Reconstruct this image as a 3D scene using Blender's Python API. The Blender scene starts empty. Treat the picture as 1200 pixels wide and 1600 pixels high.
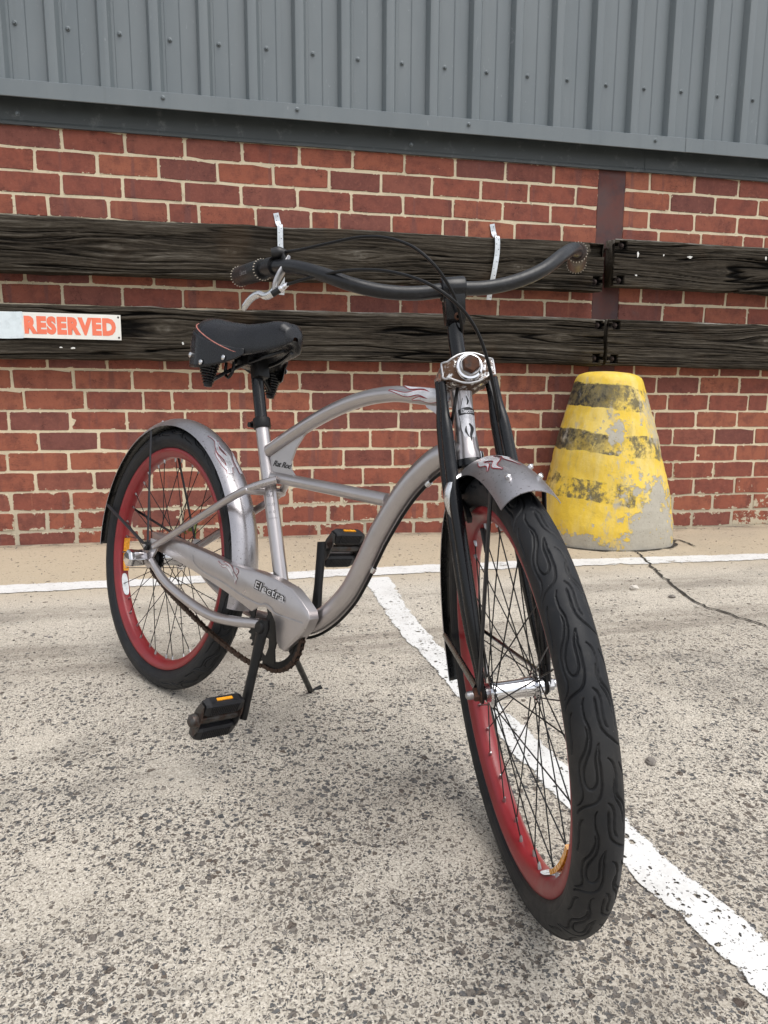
import bpy, bmesh, math, random
import numpy as np
from mathutils import Vector, Matrix, noise as mnoise

random.seed(11)
rng = np.random.default_rng(7)
R_ = math.radians
SC = bpy.context.scene
COL = SC.collection

# ------------------------------------------------------------------ camera
cd = bpy.data.cameras.new('camera')
cam = bpy.data.objects.new('camera', cd)
COL.objects.link(cam)
cam.location = (-0.24478, -3.54702, 0.71306)
cam.rotation_euler = (1.405271, -0.00577, -0.205976)
cd.sensor_fit = 'VERTICAL'
cd.sensor_height = 36.0
cd.lens = 24.905
cd.clip_start = 0.02
cd.clip_end = 500
SC.camera = cam

# ------------------------------------------------------------------ sky and sun (bright overcast)
SUN_EL, SUN_AZ = R_(66), R_(150)      # azimuth measured clockwise from +Y
w = bpy.data.worlds.new('World')
SC.world = w
w.use_nodes = True
nt = w.node_tree
nt.nodes.clear()
out = nt.nodes.new('ShaderNodeOutputWorld')
bg = nt.nodes.new('ShaderNodeBackground')
sky = nt.nodes.new('ShaderNodeTexSky')
sky.sky_type = 'NISHITA'
sky.sun_disc = False
sky.sun_elevation = SUN_EL
sky.sun_rotation = SUN_AZ
sky.air_density = 1.0
sky.dust_density = 3.0
hs = nt.nodes.new('ShaderNodeHueSaturation')
hs.inputs['Saturation'].default_value = 0.25
bg.inputs['Strength'].default_value = 0.15
nt.links.new(sky.outputs[0], hs.inputs['Color'])
nt.links.new(hs.outputs[0], bg.inputs['Color'])
nt.links.new(bg.outputs[0], out.inputs['Surface'])
sl = bpy.data.lights.new('sun', 'SUN')
sl.energy = 1.1
sl.angle = R_(52)
sl.color = (1.0, 0.96, 0.9)
sun = bpy.data.objects.new('sun', sl)
COL.objects.link(sun)
sd = Vector((math.sin(SUN_AZ)*math.cos(SUN_EL), math.cos(SUN_AZ)*math.cos(SUN_EL), math.sin(SUN_EL)))
sun.rotation_euler = sd.to_track_quat('Z', 'Y').to_euler()
sun.location = sd*20
vs = SC.view_settings
vs.view_transform = 'Standard'
vs.look = 'None'
vs.gamma = 1
vs.use_curve_mapping = False
vs.exposure = 0.52

# ------------------------------------------------------------------ node helpers
class NT:
    def __init__(s, name):
        s.m = bpy.data.materials.new(name)
        s.m.use_nodes = True
        s.t = s.m.node_tree
        s.n = s.t.nodes
        s.b = s.n['Principled BSDF']
        s.o = s.n['Material Output']
    def new(s, ty, **kw):
        n = s.n.new('ShaderNode'+ty)
        for k_, v in kw.items():
            setattr(n, k_, v)
        return n
    def set(s, sock, v):
        if hasattr(v, 'is_output') or isinstance(v, bpy.types.NodeSocket):
            s.t.links.new(v, sock)
        else:
            sock.default_value = v
    def pos(s):
        return s.new('NewGeometry').outputs['Position']
    def obj(s):
        return s.new('TexCoord').outputs['Object']
    def gen(s):
        return s.new('TexCoord').outputs['Generated']
    def mapv(s, vec, scale=(1, 1, 1), loc=(0, 0, 0)):
        n = s.new('Mapping')
        s.set(n.inputs['Vector'], vec)
        n.inputs['Scale'].default_value = scale
        n.inputs['Location'].default_value = loc
        return n.outputs[0]
    def noise(s, vec, scale=5, detail=4, rough=0.55, dist=0.0, col=False):
        n = s.new('TexNoise')
        s.set(n.inputs['Vector'], vec)
        n.inputs['Scale'].default_value = scale
        n.inputs['Detail'].default_value = detail
        n.inputs['Roughness'].default_value = rough
        n.inputs['Distortion'].default_value = dist
        return n.outputs['Color' if col else 'Fac']
    def voro(s, vec, scale=5, feature='F1', rand=1.0):
        n = s.new('TexVoronoi', feature=feature)
        s.set(n.inputs['Vector'], vec)
        n.inputs['Scale'].default_value = scale
        n.inputs['Randomness'].default_value = rand
        return n
    def ramp(s, fac, stops, interp='LINEAR'):
        n = s.new('ValToRGB')
        cr_ = n.color_ramp
        cr_.interpolation = interp
        while len(cr_.elements) < len(stops):
            cr_.elements.new(0.5)
        for e, (p, c) in zip(cr_.elements, stops):
            e.position = p
            e.color = (c, c, c, 1) if not hasattr(c, '__len__') else (*c, 1)
        s.set(n.inputs['Fac'], fac)
        return n.outputs['Color']
    def mix(s, fac, a, b, mode='MIX'):
        n = s.new('MixRGB', blend_type=mode)
        s.set(n.inputs['Fac'], fac)
        for k_, v in ((1, a), (2, b)):
            if hasattr(v, '__len__') and not isinstance(v, bpy.types.NodeSocket):
                v = (*v, 1) if len(v) == 3 else v
            s.set(n.inputs[k_], v)
        return n.outputs[0]
    def math(s, op, a, b=0.0, clamp=False):
        n = s.new('Math', operation=op)
        n.use_clamp = clamp
        s.set(n.inputs[0], a)
        s.set(n.inputs[1], b)
        return n.outputs[0]
    def sep(s, v):
        n = s.new('SeparateXYZ')
        s.set(n.inputs[0], v)
        return n.outputs
    def mrange(s, v, a, b, c=0.0, d=1.0, smooth=True):
        n = s.new('MapRange')
        if smooth:
            n.interpolation_type = 'SMOOTHSTEP'
        s.set(n.inputs['Value'], v)
        for i, x in zip((1, 2, 3, 4), (a, b, c, d)):
            n.inputs[i].default_value = x
        return n.outputs[0]
    def bump(s, h, strength=0.3, dist=0.01):
        n = s.new('Bump')
        n.inputs['Strength'].default_value = strength
        n.inputs['Distance'].default_value = dist
        s.set(n.inputs['Height'], h)
        s.t.links.new(n.outputs[0], s.b.inputs['Normal'])
    def col(s, v):
        if hasattr(v, '__len__') and not isinstance(v, bpy.types.NodeSocket):
            v = (*v, 1) if len(v) == 3 else v
        s.set(s.b.inputs['Base Color'], v)
    def par(s, rough=None, metal=None, spec=None, coat=None):
        if rough is not None: s.set(s.b.inputs['Roughness'], rough)
        if metal is not None: s.set(s.b.inputs['Metallic'], metal)
        if spec is not None: s.set(s.b.inputs['Specular IOR Level'], spec)
        if coat is not None: s.b.inputs['Coat Weight'].default_value = coat

M = {}
def simple(name, c, rough=0.5, metal=0.0, var=0.25, nscale=40, bump=0.0, dirt=None, spec=None, coat=None, dscale=9, dlo=0.55, dhi=0.75):
    t = NT(name)
    P = t.obj()
    n = t.noise(P, nscale, 5, 0.6)
    a = tuple(x*(1-var) for x in c)
    b = tuple(min(1, x*(1+var)) for x in c)
    cc = t.ramp(n, [(0.3, a), (0.7, b)])
    if dirt:
        d = t.noise(P, dscale, 6, 0.7)
        cc = t.mix(t.mrange(d, dlo, dhi), cc, dirt)
    t.col(cc)
    rr = t.mrange(n, 0.3, 0.7, max(0.02, rough*0.8), min(1, rough*1.25))
    t.par(rr, metal, spec, coat)
    if bump:
        t.bump(n, bump, 0.002)
    M[name] = t.m
    return t

# bicycle materials
t = NT('silver_paint')
P = t.obj()
n1 = t.noise(P, 30, 5, 0.65)
n2 = t.noise(P, 6, 5, 0.7)
cc = t.ramp(n1, [(0.3, (0.470, 0.440, 0.440)), (0.7, (0.515, 0.485, 0.485))])
sp = t.mrange(t.noise(P, 220, 2, 0.5), 0.68, 0.74)
cc = t.mix(t.math('MULTIPLY', t.math('MULTIPLY', sp, 0.6), t.mrange(n2, 0.52, 0.66)), cc, (0.16, 0.12, 0.10))
t.col(cc)
t.col(cc)
t.par(t.mrange(n2, 0.3, 0.7, 0.27, 0.35), 0.86)
t.b.inputs['Coat Weight'].default_value = 0.25
t.b.inputs['Coat Roughness'].default_value = 0.12
t.bump(t.noise(P, 700, 2), 0.03, 0.001)
M['silver_paint'] = t.m
t = NT('fender_paint')
P = t.obj()
n2 = t.noise(P, 9, 5, 0.7)
cc = t.ramp(n2, [(0.3, (0.40, 0.385, 0.40)), (0.7, (0.50, 0.485, 0.505))])
sp = t.mrange(t.noise(P, 260, 3, 0.6), 0.6, 0.68)
cc = t.mix(t.math('MULTIPLY', sp, t.mrange(n2, 0.42, 0.62)), cc, (0.10, 0.075, 0.06))
t.col(cc)
t.par(t.mrange(n2, 0.3, 0.7, 0.24, 0.38), 0.85)
M['fender_paint'] = t.m
simple('black_paint', (0.0045, 0.005, 0.0065), 0.24, 0.0, 0.3, 60, 0.03, dirt=(0.02, 0.019, 0.018), dscale=70, dlo=0.64, dhi=0.85, spec=0.42)
simple('black_metal', (0.0075, 0.0075, 0.008), 0.42, 0.0, 0.4, 50, 0.1, dirt=(0.022, 0.016, 0.012), dscale=30, dlo=0.6, dhi=0.8, spec=0.3)
simple('flat_bar', (0.011, 0.012, 0.016), 0.42, 0.0, 0.3, 70, 0.05)
simple('scuffed_bar', (0.0065, 0.007, 0.009), 0.34, 0.0, 0.4, 90, 0.15, dirt=(0.085, 0.085, 0.09), dscale=60, dlo=0.58, dhi=0.9)
simple('plastic', (0.006, 0.006, 0.007), 0.42, 0.0, 0.3, 200, 0.1)
simple('cable_black', (0.004, 0.004, 0.0045), 0.35, spec=0.3)
t = simple('pedal_rubber', (0.006, 0.0065, 0.009), 0.5, 0.0, 0.4, 90, 0.3)
simple('chrome', (0.78, 0.78, 0.8), 0.1, 1.0, 0.08, 30, dirt=(0.4, 0.36, 0.32), dscale=25, dlo=0.6, dhi=0.9)
simple('dull_steel', (0.45, 0.45, 0.46), 0.35, 1.0, 0.2, 60, 0.1, dirt=(0.16, 0.09, 0.05), dscale=30, dlo=0.55, dhi=0.75)
simple('brushed_alloy', (0.7, 0.7, 0.71), 0.25, 1.0, 0.15, 50)
simple('grimy_steel', (0.085, 0.083, 0.08), 0.42, 0.7, 0.5, 60, 0.3, dirt=(0.075, 0.042, 0.032), dscale=40, dlo=0.45, dhi=0.65)
simple('rust', (0.075, 0.032, 0.018), 0.8, 0.1, 0.6, 120, 0.6)
simple('chain_rust', (0.05, 0.028, 0.018), 0.6, 0.4, 0.6, 160, 0.3)
simple('red_paint', (0.26, 0.019, 0.024), 0.38, 0.0, 0.18, 20, 0.03, dirt=(0.075, 0.012, 0.014), dscale=10, dlo=0.6, dhi=0.85, coat=0.15)
simple('amber', (0.80, 0.33, 0.012), 0.25, 0.0, 0.2, 140, 0.2, coat=0.5)
simple('reflector_white', (0.75, 0.78, 0.8), 0.3, 0.0, 0.1, 100)
simple('leather', (0.0070, 0.0076, 0.0105), 0.28, 0.0, 0.2, 300, 0.08)
simple('grip_leather', (0.006, 0.006, 0.0065), 0.4, 0.0, 0.3, 200, 0.3)
simple('worn_leather', (0.04, 0.022, 0.013), 0.4, 0.0, 0.5, 80, 0.3, dirt=(0.16, 0.11, 0.04), dscale=30)
simple('stitch', (0.55, 0.5, 0.42), 0.8)
simple('piping', (0.38, 0.14, 0.115), 0.5)
simple('ink_red', (0.28, 0.012, 0.022), 0.35)
simple('ink_white', (0.62, 0.62, 0.65), 0.3, 0.3)
simple('ink_black', (0.012, 0.012, 0.014), 0.35)
simple('ink_grey', (0.3, 0.29, 0.3), 0.4)

t = NT('rusty_chrome')
P = t.obj()
n1 = t.noise(P, 140, 6, 0.7)
n2 = t.noise(P, 28, 4, 0.7)
mk = t.mrange(t.math('ADD', t.math('MULTIPLY', n1, 0.55), t.math('MULTIPLY', n2, 0.45)), 0.43, 0.50)
t.col(t.mix(mk, (0.72, 0.71, 0.70), (0.085, 0.042, 0.022)))
t.par(t.mrange(mk, 0, 1, 0.16, 0.85), t.mrange(mk, 0, 1, 1.0, 0.0))
t.bump(mk, 0.4, 0.001)
M['rusty_chrome'] = t.m

t = NT('rubber')
P = t.obj()
n1 = t.noise(P, 25, 6, 0.7)
n2 = t.noise(P, 5, 5, 0.65)
cc = t.ramp(n1, [(0.3, (0.0085, 0.0095, 0.0115)), (0.75, (0.0155, 0.0165, 0.0195))])
cc = t.mix(t.math('MULTIPLY', t.mrange(n2, 0.48, 0.75), 0.6), cc, (0.036, 0.035, 0.034))
lw = t.mrange(t.noise(P, 60, 6, 0.75), 0.52, 0.72)
cc = t.mix(t.math('MULTIPLY', lw, 0.35), cc, (0.045, 0.043, 0.040))
spk = t.mrange(t.noise(P, 330, 2, 0.5), 0.735, 0.76)
cc = t.mix(t.math('MULTIPLY', spk, 0.8), cc, (0.004, 0.004, 0.005))
spw = t.mrange(t.noise(t.mapv(P, loc=(3, 1, 2)), 250, 2, 0.5), 0.765, 0.785)
cc = t.mix(t.math('MULTIPLY', spw, 0.6), cc, (0.18, 0.17, 0.16))
t.col(cc)
t.par(t.mrange(n1, 0.3, 0.7, 0.46, 0.62), 0, 0.32)
t.bump(t.noise(P, 420, 3, 0.6), 0.12, 0.001)
M['rubber'] = t.m

# wall and ground materials
t = NT('brick')
P = t.pos()
oi = t.new('ObjectInfo')
rnd = oi.outputs['Random']
G_ = t.sep(t.gen())
base = t.ramp(rnd, [(0.0, (0.175, 0.066, 0.054)), (0.18, (0.235, 0.076, 0.055)), (0.40, (0.280, 0.086, 0.056)), (0.58, (0.345, 0.122, 0.072)), (0.70, (0.250, 0.076, 0.053)), (0.85, (0.325, 0.106, 0.063)), (1.0, (0.195, 0.075, 0.063))])
n1 = t.noise(P, 14, 6, 0.65)
cc = t.mix(t.mrange(n1, 0.40, 0.70), base, t.mix(0.6, base, (0.115, 0.040, 0.036)))
# kiln bands across some of the bricks
kb = t.noise(t.mapv(P, (13, 2, 1.2)), 1.0, 3, 0.5)
cc = t.mix(t.math('MULTIPLY', t.mrange(kb, 0.60, 0.66), 0.55), cc, (0.155, 0.070, 0.066))
cc = t.mix(t.math('MULTIPLY', t.mrange(kb, 0.34, 0.29), 0.5), cc, (0.33, 0.135, 0.082))
n3 = t.noise(P, 60, 5, 0.72)
cc = t.mix(t.math('MULTIPLY', t.mrange(n3, 0.48, 0.72), 0.42), cc, (0.33, 0.125, 0.085))
gr_ = t.noise(P, 230, 4, 0.75)
cc = t.mix(t.math('MULTIPLY', t.mrange(gr_, 0.52, 0.7), 0.35), cc, (0.10, 0.034, 0.030))
wh_ = t.mrange(t.noise(t.mapv(P, loc=(3, 8, 1)), 5.0, 5, 0.7), 0.60, 0.80)
cc = t.mix(t.math('MULTIPLY', wh_, t.math('MULTIPLY', t.mrange(gr_, 0.42, 0.62), 0.35)), cc, (0.42, 0.27, 0.21))
fl_ = t.mrange(t.noise(t.mapv(P, (7, 7, 2.2)), 1.0, 5, 0.6), 0.62, 0.72)
cc = t.mix(t.math('MULTIPLY', fl_, 0.55), cc, (0.105, 0.045, 0.042))
bl = t.mrange(t.noise(P, 3.1, 3, 0.5), 0.70, 0.76)
cc = t.mix(t.math('MULTIPLY', bl, t.mrange(n3, 0.35, 0.6, 0.2, 0.8)), cc, (0.10, 0.10, 0.095))
ckn = t.noise(t.mapv(P, (9, 9, 26)), 1.0, 5, 0.65, 1.2)
ck_ = t.mrange(t.math('ABSOLUTE', t.math('SUBTRACT', ckn, 0.5)), 0.009, 0.003)
ck_ = t.math('MULTIPLY', ck_, t.mrange(t.noise(P, 7, 3), 0.52, 0.62))
cc = t.mix(t.math('MULTIPLY', ck_, 0.85), cc, (0.045, 0.018, 0.015))
pits = t.mrange(t.noise(P, 190, 2, 0.5), 0.69, 0.73)
cc = t.mix(pits, cc, (0.06, 0.02, 0.016))
# mortar smeared over the brick edges
ex = t.math('MULTIPLY', t.math('MINIMUM', G_[0], t.math('SUBTRACT', 1.0, G_[0])), 0.25)
ez = t.math('MULTIPLY', t.math('MINIMUM', G_[2], t.math('SUBTRACT', 1.0, G_[2])), 0.083)
ed = t.math('MINIMUM', ex, ez)
wob = t.noise(P, 38, 5, 0.7)
low = t.mrange(t.sep(P)[2], 0.42, 0.08, 0.0, 1.0)
thr = t.math('ADD', t.math('MULTIPLY', t.mrange(wob, 0.5, 0.85, 0.0, 1.0, False), 0.016), t.math('MULTIPLY', low, t.math('MULTIPLY', t.mrange(t.noise(P, 16, 5, 0.7), 0.5, 0.75, 0, 1, False), 0.03)))
sm = t.mrange(t.math('SUBTRACT', thr, ed), 0.0, 0.0022)
mcol = t.mix(t.noise(P, 90, 4, 0.7), (0.60, 0.50, 0.34), (0.74, 0.65, 0.48))
mcol = t.mix(t.math('MULTIPLY', low, 0.5), mcol, (0.36, 0.33, 0.27))
cc = t.mix(sm, cc, mcol)
spl = t.mrange(t.noise(t.mapv(P, loc=(5, 2, 9)), 75, 4, 0.6), 0.735, 0.75)
cc = t.mix(t.math('MULTIPLY', spl, t.mrange(t.noise(P, 4, 2), 0.5, 0.62)), cc, mcol)
t.col(cc)
t.par(0.85, 0, 0.3)
t.bump(t.math('ADD', t.math('ADD', t.math('MULTIPLY', n3, 0.6), t.math('MULTIPLY', sm, 0.6)), t.math('MULTIPLY', pits, -0.8)), 0.5, 0.004)
M['brick'] = t.m

t = NT('mortar')
P = t.pos()
n1 = t.noise(P, 90, 5, 0.7)
n2 = t.noise(P, 4, 4, 0.6)
cc = t.mix(n1, (0.62, 0.52, 0.355), (0.76, 0.67, 0.50))
cc = t.mix(t.mrange(n2, 0.50, 0.72, 0, 0.8), cc, (0.43, 0.375, 0.27))
cc = t.mix(t.mrange(t.noise(P, 17, 5, 0.7), 0.56, 0.75, 0, 0.6), cc, (0.30, 0.26, 0.20))
low = t.mrange(t.sep(P)[2], 0.42, 0.05, 0.0, 1.0)
cc = t.mix(t.math('MULTIPLY', low, 0.55), cc, (0.33, 0.31, 0.26))
hol = t.mrange(t.noise(P, 55, 3, 0.6), 0.68, 0.73)
cc = t.mix(hol, cc, (0.12, 0.10, 0.08))
t.col(cc)
t.par(0.9, 0, 0.2)
t.bump(t.math('SUBTRACT', n1, hol), 0.6, 0.004)
M['mortar'] = t.m

t = NT('weathered_timber')
P = t.obj()
at = t.new('Attribute')
at.attribute_name = 'grain'
g = at.outputs['Fac']
fine = t.noise(t.mapv(P, (3.5, 60, 60)), 4.0, 6, 0.7, 0.6)
mid_ = t.noise(t.mapv(P, (1.2, 16, 16)), 2.0, 4, 0.6, 1.0)
blot = t.noise(P, 2.6, 4, 0.6)
v = t.math('ADD', t.math('ADD', t.math('MULTIPLY', g, 0.50), t.math('MULTIPLY', fine, 0.42)), t.math('MULTIPLY', mid_, 0.20))
cc = t.ramp(v, [(0.37, (0.005, 0.0045, 0.004)), (0.46, (0.027, 0.0225, 0.0175)), (0.57, (0.064, 0.054, 0.042)), (0.69, (0.14, 0.127, 0.107)), (0.85, (0.36, 0.35, 0.32))])
cc = t.mix(t.math('MULTIPLY', t.mrange(blot, 0.55, 0.72), 0.5), cc, (0.012, 0.010, 0.0085))
cc = t.mix(t.math('MULTIPLY', t.mrange(t.noise(P, 3.3, 3, 0.5), 0.58, 0.72), 0.35), cc, (0.06, 0.038, 0.022))
t.col(cc)
t.par(0.9, 0, 0.1)
t.bump(t.math('ADD', fine, t.math('MULTIPLY', t.noise(t.mapv(P, (6, 130, 130)), 3.0, 4, 0.7), 0.6)), 1.0, 0.005)
M['weathered_timber'] = t.m

t = NT('sheet_steel')
P = t.pos()
n1 = t.noise(t.mapv(P, (1, 1, 0.25)), 5, 4, 0.6)
n2 = t.noise(P, 60, 4, 0.7)
cc = t.ramp(n1, [(0.3, (0.128, 0.152, 0.165)), (0.7, (0.156, 0.180, 0.193))])
sc_ = t.mrange(t.noise(t.mapv(P, (60, 4, 12), (1, 2, 3)), 1.3, 3, 0.5, 1.5), 0.70, 0.73)
cc = t.mix(t.math('MULTIPLY', sc_, 0.4), cc, (0.28, 0.30, 0.31))
cc = t.mix(t.math('MULTIPLY', t.mrange(n2, 0.55, 0.8), 0.25), cc, (0.18, 0.185, 0.18))
t.col(cc)
str_ = t.noise(t.mapv(P, (26, 3, 0.5), (4, 0, 1)), 1.0, 4, 0.6)
cc = t.mix(t.mrange(str_, 0.55, 0.8, 0, 0.35), cc, (0.085, 0.098, 0.104))
t.col(cc)
t.par(t.mrange(n1, 0.3, 0.7, 0.33, 0.46), 0, 0.6)
t.bump(t.noise(P, 3, 2), 0.05, 0.02)
M['sheet_steel'] = t.m

simple('shaded_flashing', (0.050, 0.058, 0.060), 0.5, 0.0, 0.12, 8, 0.02, dirt=(0.12, 0.13, 0.13), dscale=14)  # same paint as the sheet, darkened to hold the shade under the capping
simple('screw_metal', (0.15, 0.17, 0.18), 0.4, 0.5, 0.3, 200)
simple('red_oxide', (0.085, 0.025, 0.020), 0.6, 0.0, 0.3, 12, 0.1, dirt=(0.05, 0.02, 0.022), dscale=7, dlo=0.45, dhi=0.65)
simple('galvanised', (0.62, 0.66, 0.70), 0.4, 0.4, 0.15, 60, 0.05)
simple('bolt_rust', (0.05, 0.034, 0.030), 0.7, 0.3, 0.4, 120, 0.4)
simple('sign_white', (0.80, 0.79, 0.74), 0.35, 0.0, 0.04, 10)
simple('sign_print', (0.86, 0.20, 0.11), 0.4, 0.0, 0.06, 20)
simple('tape', (0.68, 0.76, 0.80), 0.3, 0.0, 0.08, 25, 0.3)
simple('stone', (0.2, 0.18, 0.16), 0.9, 0.0, 0.4, 60, 0.5)
simple('pale_stone', (0.62, 0.58, 0.52), 0.9, 0.0, 0.2, 60, 0.5)
simple('leaf', (0.10, 0.16, 0.035), 0.6, 0.0, 0.4, 60)
simple('crack_dirt', (0.03, 0.026, 0.022), 0.95, 0.0, 0.5, 80, 0.4)

t = NT('painted_concrete')
P = t.obj()
X = t.sep(P)
n1 = t.noise(P, 5.5, 7, 0.68)
n2 = t.noise(P, 30, 5, 0.7)
n3 = t.noise(t.mapv(P, loc=(4, 7, 1)), 3.2, 5, 0.62)
conc = t.mix(n2, (0.34, 0.315, 0.26), (0.50, 0.47, 0.40))
conc = t.mix(t.mrange(t.noise(P, 110, 3, 0.6), 0.62, 0.72), conc, (0.18, 0.165, 0.14))
yel = t.mix(n1, (0.68, 0.445, 0.035), (0.82, 0.59, 0.075))
yel = t.mix(t.math('MULTIPLY', t.mrange(t.noise(t.mapv(P, (9, 9, 2)), 1.0, 5, 0.7), 0.40, 0.72), 0.65), yel, (0.74, 0.62, 0.28))
# hand painted bands sloping down to the right
zz = t.math('ADD', X[2], t.math('ADD', t.math('MULTIPLY', X[0], 0.12), t.math('ADD', t.math('MULTIPLY', t.math('SUBTRACT', n3, 0.5), 0.10), t.math('MULTIPLY', t.math('SUBTRACT', t.noise(t.mapv(P, (3, 3, 14)), 2.0, 5, 0.7), 0.5), 0.045))))
ph = t.math('FRACT', t.math('MULTIPLY', t.math('SUBTRACT', zz, 0.428), 4.35))
blk = t.math('MULTIPLY', t.math('MULTIPLY', t.mrange(ph, 0.485, 0.455), t.mrange(ph, 0.0, 0.02)), t.mrange(zz, 0.15, 0.17))
low_ = t.mrange(X[2], 0.62, 0.28, 0.0, 0.55)
wsum = t.math('ADD', t.math('ADD', t.math('MULTIPLY', n1, 0.9), t.math('MULTIPLY', n2, 0.55)), t.math('ADD', t.math('MULTIPLY', X[0], 1.7), low_))
wear_b = t.mrange(wsum, 0.38, 0.74)
blkm = t.math('MULTIPLY', blk, t.math('SUBTRACT', 1.0, wear_b))
under = t.mix(t.mrange(t.math('ADD', n2, t.math('MULTIPLY', t.noise(t.mapv(P, (14, 14, 5)), 1.0, 5, 0.7), 0.8)), 0.78, 1.02), yel, (0.15, 0.125, 0.06))
paint = t.mix(blk, yel, under)
paint = t.mix(blkm, paint, t.mix(t.mrange(n2, 0.42, 0.62), (0.030, 0.031, 0.031), (0.17, 0.14, 0.07)))
dirt_ = t.mrange(t.noise(t.mapv(P, (8, 8, 3)), 2.2, 6, 0.75), 0.52, 0.78)
paint = t.mix(t.math('MULTIPLY', dirt_, 0.5), paint, (0.27, 0.23, 0.13))
thin = t.mrange(t.math('ADD', t.noise(t.mapv(P, (5, 5, 2.6), (1, 5, 2)), 1.3, 6, 0.7), t.math('MULTIPLY', X[0], 0.20)), 0.53, 0.62)
paint = t.mix(t.math('MULTIPLY', thin, t.mrange(n2, 0.3, 0.6, 0.35, 0.85)), paint, conc)
bare = t.math('ADD', t.math('ADD', n3, t.math('MULTIPLY', t.math('SUBTRACT', n2, 0.5), 0.5)), t.math('SUBTRACT', t.math('MULTIPLY', t.math('ABSOLUTE', t.math('SUBTRACT', X[0], 0.08)), -0.28), t.math('MULTIPLY', t.math('SUBTRACT', X[2], 0.42), 0.26)))
bm_ = t.mrange(bare, 0.545, 0.575)
cc = t.mix(bm_, paint, conc)
t.col(cc)
t.par(t.mrange(bm_, 0, 1, 0.55, 0.9), 0, 0.35)
t.bump(t.math('ADD', t.math('MULTIPLY', n2, 0.8), t.math('MULTIPLY', bm_, -0.5)), 0.6, 0.008)
M['painted_concrete'] = t.m

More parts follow.
